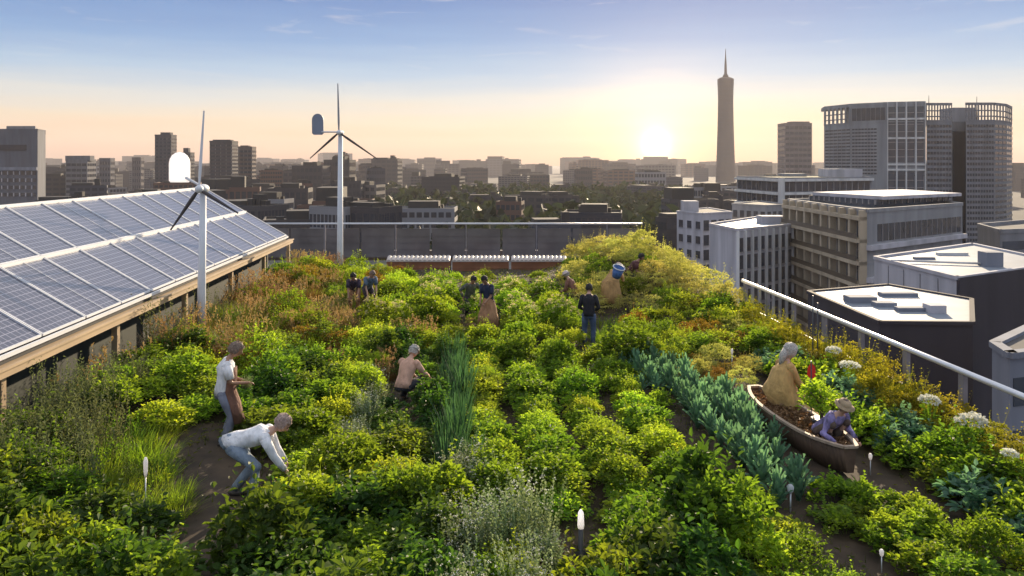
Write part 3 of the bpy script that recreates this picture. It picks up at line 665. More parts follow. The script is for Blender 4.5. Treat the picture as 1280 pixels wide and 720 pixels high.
# ------------------------------------------------------------------ foliage meshes
class Fol:
    def __init__(s): s.V = []; s.F = []; s.T = []; s.M = []; s.n = 0
    def leaf(s, c, d, n, L_, W_, tint, fold=.25, mat=0, droop=.15):
        d = d/np.linalg.norm(d); sd_ = np.cross(d, n); q = np.linalg.norm(sd_)
        if q < 1e-4: sd_ = np.array([1., 0, 0]); q = 1
        sd_ = sd_/q; nn = np.cross(sd_, d)
        v = [c, c+d*L_*.3+sd_*W_*.5+nn*W_*fold, c+d*L_*.72+sd_*W_*.38+nn*W_*(fold-droop), c+d*L_-nn*L_*droop, c+d*L_*.72-sd_*W_*.38+nn*W_*(fold-droop), c+d*L_*.3-sd_*W_*.5+nn*W_*fold]
        b = s.n; s.V += v; s.F += [(b, b+1, b+2, b+3), (b, b+3, b+4, b+5)]; s.M += [mat, mat]; s.T += [tint]*6; s.n += 6
    def blade(s, c, d, L_, W_, tint, bend=.4, seg=3, mat=0, az=None):
        sd_ = np.array([-math.sin(az or 0), math.cos(az or 0), 0]); out_ = np.array([math.cos(az or 0), math.sin(az or 0), 0]); b = s.n
        for i in range(seg+1):
            t = i/seg; p = c+d*L_*t+out_*bend*L_*t*t-np.array([0, 0, bend*.35*L_*t*t]); w_ = W_*(1-t*.85)*.5
            s.V += [p-sd_*w_, p+sd_*w_]; s.T += [tint, tint]
        for i in range(seg): s.F.append((b+2*i, b+2*i+1, b+2*i+3, b+2*i+2)); s.M.append(mat)
        s.n += 2*seg+2
    def mesh(s, name, mats):
        m = bpy.data.meshes.new(name); m.from_pydata([tuple(v) for v in s.V], [], s.F)
        a = m.attributes.new('tint', 'FLOAT', 'POINT'); a.data.foreach_set('value', np.clip(np.array(s.T, dtype=np.float32), 0, 1))
        for x in mats: m.materials.append(x)
        m.polygons.foreach_set('material_index', s.M); m.update(); return m
U = rng.uniform
def rdir():
    v = rng.normal(size=3); return v/np.linalg.norm(v)
def stems(f, k, R_, H_, mat=0):
    for _ in range(k):
        a = U(0, 6.28); f.blade(np.array([0., 0, -.1]), np.array([math.cos(a)*.35*R_/H_, math.sin(a)*.35*R_/H_, 1.]), H_*.7, .03, .1, .1, 3, mat, a)
def bush(R_, H_, L_, W_, nclump, per, tint=(.2, 1), up=.35, inner=.25, lo=.05, spread=1.0, crad=.30, sprigs=9):
    f = Fol(); stems(f, 6, R_, H_)
    for k in range(nclump):
        a = U(0, 6.28); r = math.sqrt(U(0, 1))*R_*spread; h = H_*math.sqrt(max(0, 1-(r/(R_*1.12))**2))*U(.62, 1.0)
        if U() < inner: h *= U(.25, .8)
        c = np.array([r*math.cos(a), r*math.sin(a), max(lo, h)]); cr = R_*crad*U(.6, 1.25); base = U(*tint)
        for _ in range(per):
            d = rdir(); d[2] = abs(d[2])*.8+U(-.25, .3); p = c+d*cr*U(.5, 1.0)*np.array([1, 1, .7]); out_ = d+np.array([0, 0, up])
            nn = np.array([U(-.5, .5), U(-.5, .5), 1.0])
            f.leaf(p, out_*np.array([1, 1, .45])+rdir()*.35, nn, L_*U(.6, 1.2), W_*U(.7, 1.15), base+U(-.25, .25))
    for k in range(sprigs):                              # upright young shoots break the outline
        a = U(0, 6.28); r = U(.1, .85)*R_; h = H_*math.sqrt(max(.05, 1-(r/(R_*1.12))**2)); b0 = np.array([r*math.cos(a), r*math.sin(a), h*.7]); ln = np.array([U(-.35, .35), U(-.35, .35), 1.]); hh = H_*U(.35, .75); t0 = U(.5, 1)
        f.blade(b0, ln, hh, .012, .3, .1, 3, 0, a)
        for j in range(7):
            q = rdir(); q[2] = abs(q[2])*.5+.2; f.leaf(b0+ln*hh*(j+1)/7, q, rdir()*.5+np.array([0, 0, 1.]), L_*U(.5, .95), W_*U(.6, .9), t0+U(-.2, .2))
    return f
def grass(R_, H_, n, W_=.012, bend=.5, seed=0, tint=(.1, 1)):
    f = Fol()
    for _ in range(n):
        a = U(0, 6.28); r = R_*math.sqrt(U())*.7; p = np.array([r*math.cos(a), r*math.sin(a), -.05]); az = a+U(-.9, .9)
        f.blade(p, np.array([U(-.15, .15)+.25*math.cos(a)*r/R_, U(-.15, .15)+.25*math.sin(a)*r/R_, 1.]), H_*U(.45, 1.05), W_*U(.7, 1.5), U(*tint), bend*U(.3, 1.3), 3, 0, az)
    if seed:
        for _ in range(seed):
            a = U(0, 6.28); r = R_*U(.2, 1.0); z = H_*U(.55, 1.05); p = np.array([r*math.cos(a), r*math.sin(a), z])
            for k in range(5): f.leaf(p+np.array([0, 0, .02*k]), rdir()+np.array([0, 0, .8]), rdir(), .05, .02, U(.5, 1), mat=1)
    return f
def weeds(R_, H_, n, L_=.07, W_=.018):                 # upright stems dressed with narrow leaves
    f = Fol()
    for _ in range(n):
        a = U(0, 6.28); r = R_*math.sqrt(U()); b = np.array([r*math.cos(a), r*math.sin(a), -.05]); hh = H_*U(.5, 1.1); lean = np.array([U(-.25, .25), U(-.25, .25), 1.]); az = U(0, 6.28); t0 = U(.1, 1)
        f.blade(b, lean, hh, .012, .2, .12, 3, 0, az)
        for k in range(int(hh/.045)):
            t = (k+1)*.045/hh; p = b+lean*hh*t+np.array([math.cos(az), math.sin(az), 0])*.12*hh*t*t; q = rdir(); q[2] = abs(q[2])*.6+.35
            f.leaf(p, q, rdir()+np.array([0, 0, 1]), L_*U(.6, 1.2)*(1.15-t*.6), W_, t0+U(-.2, .2))
    return f
def flowers(R_, H_, n, size, heads=True, per=9, dome=True):
    f = Fol()
    for _ in range(n):
        a = U(0, 6.28); r = math.sqrt(U())*R_; h = H_*math.sqrt(max(.1, 1-(r/(R_*1.15))**2))*U(.92, 1.08) if dome else H_*U(.5, 1.05)
        c = np.array([r*math.cos(a), r*math.sin(a), h])
        for k in range(per):
            d = rdir(); d[2] = abs(d[2])
            f.leaf(c+d*size*U(.2, .9), d+rdir()*.3, rdir()+np.array([0, 0, 1.]), size*.9, size*.8, U(), .1)
    return f
def kale(H_=.62, n=20):
    f = Fol()
    for k in range(n):
        t = k/n; az = k*2.399+U(-.2, .2); tilt = .06+.50*t; L_ = H_*(1.0-.25*t)*U(.85, 1.1); W_ = U(.075, .125); out_ = np.array([math.cos(az), math.sin(az), 0]); sd_ = np.array([-math.sin(az), math.cos(az), 0])
        b = f.n; seg = 6; tt = U(.15, .7); ph = U(0, 6)
        for i in range(seg+1):
            u = i/seg; ang = tilt*(.5+u*.9); p = np.array([0, 0, .10*(1-t)])+out_*L_*u*math.sin(ang)+np.array([0, 0, L_*u*math.cos(ang)]); w_ = W_*(.18 if i < 1 else math.sin(math.pi*min(.95, .16+u*.78))**.7)*.5
            ru = .022*math.sin(i*2.4+ph)
            s1 = p-sd_*w_+out_*(ru-.02*1)+np.array([0, 0, .015*math.sin(i*3+ph)]); s2 = p+sd_*w_+out_*(-ru-.02)+np.array([0, 0, .015*math.cos(i*3+ph)])
            f.V += [s1, p, s2]; f.T += [tt+.2, tt+.45, tt+.15]
        for i in range(seg):
            q = b+3*i; f.F += [(q, q+1, q+4, q+3), (q+1, q+2, q+5, q+4)]; f.M += [0, 0]
        f.n += 3*(seg+1)
    return f

M_mid = leafmat('leaf_mid_green', (.035, .070, .012), (.110, .180, .024), .5)
M_dark = leafmat('leaf_deep_green', (.018, .045, .010), (.055, .110, .020), .35)
M_bright = leafmat('leaf_bright_yellow_green', (.072, .125, .016), (.175, .245, .036), .55)
M_yel = leafmat('leaf_gold_green', (.080, .115, .016), (.180, .225, .034), .5, (2.4, 2.6, .8))
M_oran = leafmat('leaf_orange_brown', (.090, .075, .016), (.200, .160, .030), .45, (2.4, 1.8, .8))
M_kale = leafmat('leaf_blue_green', (.035, .088, .058), (.140, .235, .165), .38, (2.0, 2.3, 1.3), .45, .02)
M_leek = leafmat('leaf_leek_green', (.022, .055, .030), (.055, .105, .058), .35, (2.2, 2.6, 1.2))
M_dusty = leafmat('leaf_dusty_green', (.050, .065, .035), (.120, .140, .070), .35, (2.2, 2.2, 1.3))
M_silver = leafmat('leaf_silver', (.080, .120, .050), (.220, .280, .150), .35, (1.8, 1.8, 1.4))
M_brown = leafmat('grass_brown_red', (.075, .055, .020), (.180, .130, .050), .4, (2.2, 1.7, 1.0))
M_cream = leafmat('petal_cream', (.42, .42, .20), (.66, .62, .36), .4, (1.3, 1.2, .9), .6, .01)
M_white = leafmat('petal_white', (.55, .56, .50), (.80, .80, .74), .35, (1.1, 1.1, 1.0), .6, .005)
M_seed = leafmat('seed_heads', (.20, .14, .06), (.34, .26, .12), .4, (1.6, 1.4, 1.0))
M_red = leafmat('leaf_dark_red', (.06, .012, .012), (.13, .03, .02), .3, (2.4, 1.2, 1.0))
M_hedge = leafmat('leaf_hedge_yellow', (.110, .118, .012), (.250, .235, .028), .5, (2.4, 2.4, .8))
M_pale = leafmat('leaf_pale_yellow', (.26, .27, .08), (.46, .46, .17), .5, (1.9, 1.8, .9))

KIND = {}
def kind(key, n, fn, mats, child=None):
    KIND[key] = []
    for i in range(n):
        f = fn(); me = f.mesh(key, mats); o = bpy.data.objects.new(key, me)
        ch = None
        if child: cf = child[1](); ch = (child[0], cf.mesh(child[0], child[2]))
        KIND[key].append((me, ch))
kind('leafy_shrub', 4, lambda: bush(.55, .70, .088, .064, 54, 26), [M_mid])
kind('dark_shrub', 4, lambda: bush(.55, .72, .125, .085, 40, 20, up=.2), [M_dark])
kind('bright_shrub', 4, lambda: bush(.48, .55, .068, .050, 54, 30), [M_bright])
kind('gold_shrub', 3, lambda: bush(.50, .55, .060, .042, 46, 26, crad=.26), [M_yel])
kind('hedge_shrub', 4, lambda: bush(.50, .80, .045, .032, 60, 32, crad=.24), [M_hedge])
kind('orange_shrub', 3, lambda: bush(.55, .55, .050, .034, 54, 30, crad=.24), [M_oran])
kind('pale_shrub', 4, lambda: bush(.60, .70, .050, .030, 60, 32, crad=.22, up=.7), [M_pale])
kind('flowering_shrub', 4, lambda: bush(.55, .75, .090, .060, 44, 20), [M_mid], ('flower_head', lambda: flowers(.5, .80, 42, .045), [M_cream]))
kind('white_speckled_shrub', 3, lambda: bush(.50, .58, .068, .050, 54, 30), [M_bright], ('blossom', lambda: flowers(.45, .58, 14, .025, per=7), [M_white]))
kind('silver_bush', 4, lambda: weeds(.42, 1.0, 90, .075, .036), [M_silver], ('blossom', lambda: flowers(.4, .95, 75, .020, per=5, dome=False), [M_white]))
kind('kale', 4, lambda: kale(.58, 26), [M_kale])
kind('cabbage', 3, lambda: kale(.45, 26), [M_kale])
kind('leek_clump', 3, lambda: grass(.20, .95, 90, .050, .16), [M_leek])
kind('low_crop_plant', 4, lambda: bush(.34, .30, .075, .060, 26, 18, up=.5), [M_mid])
kind('broad_leaf_plant', 4, lambda: bush(.42, .48, .150, .085, 24, 16, up=.6, crad=.35), [M_kale])
kind('green_leaf_plant', 4, lambda: bush(.40, .50, .110, .070, 28, 18, up=.5), [M_mid])
kind('meadow_clump', 4, lambda: grass(.42, .55, 420, .012, .6, 14), [M_dusty, M_seed])
kind('yellow_grass_clump', 4, lambda: grass(.45, .42, 480, .012, .6, 0), [M_yel])
kind('green_grass_clump', 4, lambda: grass(.45, .38, 460, .013, .7, 0), [M_mid])
kind('russet_grass', 3, lambda: grass(.48, .62, 420, .012, .55, 60), [M_brown, M_seed])
kind('tall_weed', 4, lambda: weeds(.38, .95, 38, .085, .018), [M_dusty])
kind('feathery_herb', 4, lambda: weeds(.45, .42, 80, .05, .014), [M_mid])
kind('red_leaf_plant', 2, lambda: bush(.25, .25, .085, .06, 20, 16), [M_red])

# ---- things the plants keep clear of, and what labels can point to: (phrase, x, y, clear radius)
LM = []
def landmark(ph, px, py, r, reach=1.7):
    x, y = G(px, py); LM.append((ph, x, y, r, reach)); return x, y
landmark('the brown-aproned gardener', 289, 556, .50)
landmark('the bending gardener', 312, 606, .62)
landmark('the gardener in the peach top', 510, 500, .45)
landmark('the pair stooping at the back left', 452, 392, .75)
landmark('the woman in the tan skirt', 610, 412, .5)
landmark('the man in the black jacket', 736, 432, .45)
landmark('the tan-robed gardener', 768, 385, .6)
landmark('the near wind turbine', 252, 436, .3)
landmark('the far wind turbine', 425, 343, .3)
landmark('the bollard light', 726, 690, .5)
TRP = [(930, 512), (958, 540), (990, 566), (1025, 585), (1052, 590)]
for i, (px, py) in enumerate(TRP): landmark('the wooden trough', px+8, py-12, .62, 1.3)
landmark('the kneeling figure in white', 716, 386, .3)
for ph, x, y, r, reach in list(LM):
    if any(k_ in ph for k_ in ('gardener', 'woman', 'man', 'pair', 'kneeling', 'light')): u_ = math.hypot(x, y); LM.append((ph, x-x/u_*.75, y-y/u_*.75, r*.95, 0)); LM.append((ph, x-x/u_*1.3, y-y/u_*1.3, r*.6, 0))
def inpoly(px, py, poly):
    c = False; j = len(poly)-1
    for i in range(len(poly)):
        xi, yi = poly[i]; xj, yj = poly[j]
        if (yi > py) != (yj > py) and px < (xj-xi)*(py-yi)/(yj-yi)+xi: c = not c
        j = i
    return c
placed = []; NP = {}
def relation(x, y):
    best = None
    for ph, lx, ly, r, reach in LM:
        if reach == 0: continue
        d = math.hypot(x-lx, y-ly)
        if d < reach and (best is None or d < best[0]): best = (d, ph, lx, ly)
    if not best: return None
    d, ph, lx, ly = best; sx, sy = x-lx, y-ly
    rel = ('in front of' if sy < 0 else 'behind') if abs(sy) > abs(sx) else ('just left of' if sx < 0 else 'just right of')
    return f'{rel} {ph}'
def drop(key, x, y, sc, desc, where, group, cat, z=None, sz=1.0, tilt=0, vary=(.72, 1.32)):
    me, ch = random.choice(KIND[key]); o = bpy.data.objects.new(key, me); COL.objects.link(o)
    o.location = (x, y, (H(x, y) if z is None else z)-.03); s_ = sc*random.uniform(.85, 1.15)
    o.scale = (s_*random.uniform(.92, 1.08), s_*random.uniform(.92, 1.08), s_*sz*random.uniform(*vary)); o.rotation_euler = (random.uniform(-.08, .08), random.uniform(-.08, .08)+tilt, random.uniform(0, 6.28))
    rel_ = relation(x, y); tag(o, f'{desc} {rel_ or where}', cat, group if not rel_ else desc+' '+rel_)
    if ch:
        c = bpy.data.objects.new(ch[0], ch[1]); COL.objects.link(c); c.parent = o
    placed.append((x, y)); NP[key] = NP.get(key, 0)+1
    return o
def bed(keys, poly, gap, sc, desc, where, cat='shrub', near=6.6, far=37, rows=0, sz=1.0, maxn=250, clear=1.0):
    """poly: plan outline read off the photograph's ground; keys: (kind, weight)"""
    gp = [G(*p) for p in poly]; xs = [p[0] for p in gp]; ys = [p[1] for p in gp]; got = []
    x0, x1, y0, y1 = min(xs), max(xs), max(near, min(ys)), min(far, max(ys)); tries = int((x1-x0)*(y1-y0)/(gap*gap)*14)+60
    if isinstance(keys, str): keys = [(keys, 1)]
    mid = (y0+y1)/2
    for _ in range(tries):
        x, y = random.uniform(x0, x1), random.uniform(y0, y1)
        if rows: s_ = S_of(x, y); s_ = (math.floor(s_/rows)+.5)*rows+random.gauss(0, .05); x = s_+SH*y
        if not inpoly(x, y, gp): continue
        if any((x-a)**2+(y-b)**2 < gap*gap for a, b in got): continue
        if any((x-l[1])**2+(y-l[2])**2 < (l[3]*clear)**2 for l in LM): continue
        if not -7.1 < S_of(x, y) < 9.1: continue
        got.append((x, y))
        if len(got) >= maxn: break
    if not got: return got
    gy = sorted(g_[1] for g_ in got); gx = sorted(HX+g_[0]/g_[1]*F for g_ in got); q3 = lambda l_, t_: l_[min(len(l_)-1, int(len(l_)*t_))]
    for x, y in got:
        k = random.choices([q[0] for q in keys], [q[1] for q in keys])[0]
        px = HX+x/y*F; row = col_ = ''
        if len(got) > 6: row = 'near' if y < q3(gy, .34) else 'far' if y > q3(gy, .67) else 'middle'
        if len(got) > 14: col_ = ' left' if px < q3(gx, .34) else ' right' if px > q3(gx, .67) else ''
        wd = desc[k] if isinstance(desc, dict) else desc
        drop(k, x, y, sc, wd, (f'at {row}{col_} of the ' if row else 'in the ')+where, wd+' of the '+where, cat, sz=sz, vary=(.85, 1.12) if rows else (.72, 1.32))
    return got
D_ = {'leafy_shrub': 'mid green leafy shrub', 'dark_shrub': 'deep green shrub', 'bright_shrub': 'bright yellow-green plant', 'gold_shrub': 'golden green shrub', 'hedge_shrub': 'yellow hedge shrub',
 'orange_shrub': 'orange-brown low shrub', 'pale_shrub': 'pale feathery sunlit shrub', 'flowering_shrub': 'cream-flowered leafy shrub', 'white_speckled_shrub': 'white-blossomed bright plant', 'silver_bush': 'silvery white-blossomed bush',
 'kale': 'blue-green upright kale', 'cabbage': 'round blue-green cabbage', 'leek_clump': 'tall blue-green leek clump', 'low_crop_plant': 'low green crop plant', 'broad_leaf_plant': 'bluish broad-leaved vegetable', 'green_leaf_plant': 'green leafy vegetable',
 'meadow_clump': 'dusty seeding grass clump', 'yellow_grass_clump': 'yellow-green grass clump', 'green_grass_clump': 'mid green grass clump', 'russet_grass': 'russet feathery grass clump', 'tall_weed': 'tall dusty green weed', 'feathery_herb': 'low feathery green herb', 'red_leaf_plant': 'dark red leafy plant'}
# foreground left
bed([('dark_shrub', 3), ('leafy_shrub', 1)], [(-60, 720), (60, 710), (120, 680), (160, 665), (192, 690), (195, 760), (165, 900), (-120, 900)], .52, .88, D_, "front left dark bed", near=6.9)
bed([('feathery_herb', 2), ('green_grass_clump', 2), ('yellow_grass_clump', 1)], [(110, 560), (215, 545), (222, 640), (150, 672), (60, 710), (-60, 740), (-60, 705), (90, 655)], .46, 1.15, D_, "grass left of the path", 'plant')
bed([('tall_weed', 3), ('meadow_clump', 2)], [(-60, 505), (60, 470), (130, 450), (160, 520), (90, 570), (-60, 575)], .42, 1.35, D_, "weeds below the panels", 'plant')
bed([('tall_weed', 3), ('feathery_herb', 1), ('leafy_shrub', 1)], [(-60, 560), (100, 530), (135, 575), (90, 650), (-60, 700)], .42, 1.15, D_, 'green growth at the left edge', 'plant')
bed([('russet_grass', 2), ('meadow_clump', 2), ('tall_weed', 1)], [(95, 480), (180, 430), (250, 400), (262, 430), (215, 470), (130, 500)], .62, 1.2, D_, "strip by the near turbine", 'plant')
bed([('leafy_shrub', 2), ('dark_shrub', 1), ('bright_shrub', 1)], [(130, 520), (170, 480), (240, 462), (262, 480), (262, 545), (215, 560), (140, 560)], .70, 1.0, D_, "bed by the brown apron")
bed([('dark_shrub', 2), ('leafy_shrub', 3)], [(300, 530), (320, 478), (410, 465), (430, 500), (400, 560), (370, 590), (340, 560), (318, 550)], .62, .98, D_, "clump right of the apron")
bed([('yellow_grass_clump', 3), ('gold_shrub', 1), ('russet_grass', 1), ('green_grass_clump', 2)], [(195, 470), (230, 425), (300, 385), (380, 360), (440, 362), (435, 400), (425, 465), (300, 480)], .62, 1.25, D_, "yellow grassy bank", 'plant')
bed([('russet_grass', 4), ('orange_shrub', 2), ('gold_shrub', 1)], [(240, 415), (310, 370), (350, 352), (420, 345), (410, 362), (330, 385), (280, 410)], .75, 1.3, D_, "strip by the panels' far end", 'plant', far=35)
bed([('russet_grass', 3), ('orange_shrub', 1)], [(300, 410), (390, 400), (440, 410), (425, 440), (330, 432)], .85, 1.1, D_, "brown patch in the bank", 'plant')
bed([('gold_shrub', 2), ('bright_shrub', 1), ('orange_shrub', 1)], [(375, 352), (500, 346), (500, 362), (445, 385), (400, 378)], .75, 1.15, D_, "patch under the far turbine", far=36)
# bright edge row and silver strip
bed([('bright_shrub', 3)], [(448, 430), (478, 400), (482, 440), (462, 480), (432, 540), (400, 590), (352, 640), (330, 620), (380, 560), (425, 490)], .48, .85, D_, "bright narrow row", 'plant')
bed([('silver_bush', 1)], [(440, 520), (458, 478), (474, 478), (470, 530), (450, 575), (430, 570)], .40, .62, D_, "narrow silvery strip", 'plant')
# front centre-left
bed([('leafy_shrub', 3), ('bright_shrub', 2), ('dark_shrub', 1)], [(345, 640), (400, 590), (450, 575), (520, 585), (548, 640), (545, 700), (420, 700), (330, 690)], .52, .92, D_, "mound before the bending gardener")
bed([('dark_shrub', 4), ('leafy_shrub', 2)], [(312, 725), (345, 695), (440, 700), (540, 700), (552, 780), (560, 900), (250, 900), (290, 780)], .56, .95, D_, "front centre-left bed", near=6.8)
bed([('dark_shrub', 3)], [(478, 560), (482, 515), (545, 510), (552, 560), (540, 595), (480, 590)], .58, .72, D_, "dark bed before the peach top")
bed([('leafy_shrub', 2), ('russet_grass', 1), ('dark_shrub', 1)], [(470, 480), (475, 440), (540, 435), (560, 450), (550, 480)], .7, .8, D_, "bed behind the peach top")
bed([('leek_clump', 1)], [(556, 610), (553, 540), (558, 480), (564, 458), (578, 458), (582, 490), (586, 540), (588, 610)], .27, .80, D_, "tall narrow leek row", 'plant')
bed([('silver_bush', 3), ('leafy_shrub', 1), ('white_speckled_shrub', 1)], [(562, 720), (560, 620), (600, 600), (650, 640), (680, 720), (690, 900), (560, 900)], .40, .74, D_, "white-flowering front patch", 'shrub', near=6.9)
# wide centre beds
bed([('bright_shrub', 3), ('leafy_shrub', 3), ('white_speckled_shrub', 2)], [(602, 600), (592, 530), (588, 470), (640, 455), (700, 465), (720, 540), (740, 640), (690, 660), (655, 640), (620, 610)], .34, .78, D_, "wide crop bed", rows=.98)
bed([('bright_shrub', 4), ('leafy_shrub', 2), ('white_speckled_shrub', 2)], [(705, 470), (752, 462), (800, 520), (860, 590), (905, 640), (860, 670), (780, 660), (742, 640), (722, 540)], .34, .78, D_, "crop bed left of the kale", rows=.98)
bed([('dark_shrub', 2), ('leafy_shrub', 3), ('white_speckled_shrub', 1)], [(752, 690), (770, 668), (880, 670), (905, 700), (960, 900), (745, 900)], .56, .95, D_, "bed right of the bollard", near=6.9)
bed([('feathery_herb', 3), ('green_grass_clump', 2)], [(690, 690), (760, 700), (770, 900), (690, 900)], .45, .7, D_, "low growth round the bollard", 'plant', near=6.9)
bed([('bright_shrub', 4), ('gold_shrub', 3), ('leafy_shrub', 1)], [(880, 670), (915, 638), (962, 664), (1008, 706), (1052, 752), (1090, 812), (1120, 900), (950, 900), (905, 730)], .50, .82, D_, "front right yellow-green bed", near=6.8)
bed([('red_leaf_plant', 1)], [(910, 640), (945, 625), (955, 660), (925, 670)], .45, .9, D_, "front right yellow-green bed", 'plant')
# mid and back centre
bed([('leafy_shrub', 2), ('green_grass_clump', 1), ('bright_shrub', 2)], [(590, 465), (600, 425), (680, 415), (725, 440), (750, 462), (700, 468), (640, 455)], .72, .85, D_, "bed before the man in black")
bed([('russet_grass', 3), ('gold_shrub', 2)], [(455, 440), (470, 415), (600, 415), (650, 420), (600, 440), (540, 440)], .78, .9, D_, "brownish strip in mid garden", 'plant')
bed([('bright_shrub', 3), ('leafy_shrub', 3), ('flowering_shrub', 1)], [(455, 415), (470, 380), (490, 366), (545, 366), (545, 412)], .72, 1.0, D_, "leafy back-left bed")
bed([('flowering_shrub', 4), ('bright_shrub', 2), ('leafy_shrub', 1)], [(545, 412), (545, 366), (705, 366), (712, 415), (640, 418)], .58, .98, D_, "cream-flowering back bed", far=36.5, rows=1.25)
bed([('leafy_shrub', 2), ('bright_shrub', 2)], [(490, 362), (494, 352), (715, 352), (712, 362)], 1.3, .62, D_, "row along the terracotta troughs", far=36.6)
bed([('gold_shrub', 2), ('bright_shrub', 2), ('leafy_shrub', 1)], [(640, 425), (650, 400), (720, 385), (725, 430)], .75, .9, D_, "sunny patch in mid garden")
bed([('green_grass_clump', 2), ('leafy_shrub', 1), ('feathery_herb', 1)], [(752, 455), (752, 405), (800, 405), (815, 430), (790, 460)], .6, 1.25, D_, "clump right of the black jacket")
# kale rows
bed([('kale', 1)], [(785, 470), (800, 448), (860, 478), (925, 520), (965, 560), (1000, 612), (1000, 640), (960, 640), (920, 600), (870, 545), (830, 500)], .29, .95, D_, "kale row", 'vegetable', rows=.44)
bed([('green_leaf_plant', 1), ('kale', 1)], [(770, 465), (786, 455), (830, 510), (815, 520)], .42, .7, D_, "head of the kale", 'vegetable')
bed([('pale_shrub', 3), ('orange_shrub', 1)], [(850, 480), (862, 455), (938, 460), (945, 480), (905, 492)], .50, .62, D_, "pale cream patch")
bed([('orange_shrub', 2), ('gold_shrub', 3), ('leafy_shrub', 1)], [(790, 452), (795, 405), (870, 395), (935, 405), (940, 440), (860, 450), (830, 462)], .66, .95, D_, "orange-gold thicket")
# the mound and the right
bed([('pale_shrub', 5), ('gold_shrub', 2)], [(716, 392), (716, 344), (925, 344), (950, 376), (900, 402), (800, 400)], .80, 1.15, D_, "sunlit back-right mound", far=37)
bed([('gold_shrub', 3), ('bright_shrub', 2), ('pale_shrub', 1)], [(890, 402), (950, 402), (985, 440), (950, 445)], .60, .9, D_, "golden slope by the handrail")
bed([('hedge_shrub', 1)], [(925, 397), (1400, 658), (1400, 705), (925, 417)], .40, .84, D_, "yellow hedge", 'hedge')
bed([('broad_leaf_plant', 3), ('green_leaf_plant', 3), ('leafy_shrub', 1)], [(955, 438), (1400, 711), (1400, 765), (955, 464)], .36, .92, D_, "vegetable row by the hedge", 'vegetable', rows=.55)
bed([('cabbage', 1)], [(1205, 660), (1215, 640), (1245, 645), (1240, 668)], .4, 1.0, D_, "soil at the right edge", 'vegetable')
bed([('low_crop_plant', 1)], [(1035, 628), (1060, 612), (1110, 622), (1180, 668), (1212, 704), (1170, 716), (1105, 698), (1050, 664)], .32, .9, D_, "low green square", 'vegetable')
bed([('bright_shrub', 2), ('leafy_shrub', 1)], [(1195, 740), (1240, 705), (1400, 760), (1400, 900), (1200, 900)], .48, .75, D_, "bottom right corner bed")
# loose white flower heads in the right-hand row
whm = KIND['silver_bush'][0][1]
def head():
    f = Fol()
    for _ in range(240):
        d = rdir(); d[2] = abs(d[2]); f.leaf(d*np.array([.26, .20, .12])*U(.7, 1.02), d+rdir()*.5, rdir()+np.array([0, 0, 1.]), .05, .045, U(), .1)
    return f
hm = [head().mesh('flower_head', [M_white, M_mid]) for _ in range(2)]
fs = Fol()
for _ in range(26):
    a = U(0, 6.28); fs.blade(np.array([0, 0, -.75]), np.array([math.cos(a)*.2, math.sin(a)*.2, 1.]), .8, .03, .3, .05, 3, 0, a)
    fs.leaf(np.array([math.cos(a)*.08, math.sin(a)*.08, -.3+U(-.2, .2)]), np.array([math.cos(a), math.sin(a), .4]), np.array([0, 0, 1.]), .14, .06, U())
fsm = fs.mesh('flowering_plant', [M_mid])
for px, py, lab in ((1042, 437, 'white flower head farthest up the vegetable row'), (1062, 456, 'white flower head second farthest up the vegetable row'), (1162, 505, 'white flower head midway along the vegetable row, beside the hedge'), (1214, 531, 'widest white flower head, near the right end of the vegetable row'), (1262, 568, 'small white flower head nearest the right edge')):
    x, y = G(px, py, .75); o = obj('flowering_plant', fsm); obj('flower_head', random.choice(hm), None, o); o.location = (x, y, .75+H(x, y)); o.rotation_euler = (0, 0, U(0, 6)); q = .55 if px == 1262 else 1.05 if px == 1214 else .8; o.scale = (q, q, q)
    tag(o, lab, 'flower', 'white flower heads in the vegetable row')

# ground cover nobody could count: short grass, leaf litter and seedlings between the beds
gc = Fol()
def bare(px, py):
    for poly in ([(228, 720), (222, 600), (262, 560), (300, 560), (318, 605), (290, 640), (262, 720)], [(940, 470), (990, 480), (1080, 560), (1230, 680), (1300, 720), (1100, 720), (960, 620), (900, 480)], [(560, 590), (540, 590), (540, 700), (560, 700)]):
        if inpoly(px, py, poly): return True
    return False
for _ in range(42000):
    s = U(-7.2, 9.1); y = 7+30*U()**1.5; x = s+SH*y; px = HX+x/y*F; py = HY+CZ/y*F
    if px < -60 or px > 1340: continue
    b = bare(px, py)
    if b and U() < .93: continue
    z = H(x, y); n_ = 1 if b else 2; a = U(0, 6.28)
    if U() < .5: gc.blade(np.array([x, y, z-.02]), np.array([U(-.3, .3), U(-.3, .3), 1.]), U(.06, .22), .012+.0006*y, U(), .5, 2, 0, a)
    else: gc.leaf(np.array([x, y, z+U(.01, .12)]), np.array([math.cos(a), math.sin(a), U(0, .6)]), np.array([U(-.4, .4), U(-.4, .4), 1.]), U(.04, .09)+.001*y, U(.03, .06), U())
tag(obj('ground_cover', gc.mesh('ground_cover', [leafmat('ground_cover_green', (.03, .045, .010), (.10, .115, .022), .35)])), kind='stuff')
cl_ = bmesh.new()
for _ in range(5200):
    s = U(-7.2, 9.1); y = 7+20*U()**1.4; x = s+SH*y; r = U(.008, .035)
    z = H(x, y); v = [cl_.verts.new((x+r*U(.6, 1.3)*math.cos(t)*(1), y+r*U(.6, 1.3)*math.sin(t), z+.005)) for t in (0, 1.6, 3.1, 4.7)]; tp_ = cl_.verts.new((x, y, z+r*U(.15, .5)+.006))
    for i in range(4): cl_.faces.new((v[i], v[(i+1) % 4], tp_))
tag(obj('soil_clods', cl_, soil), kind='stuff')

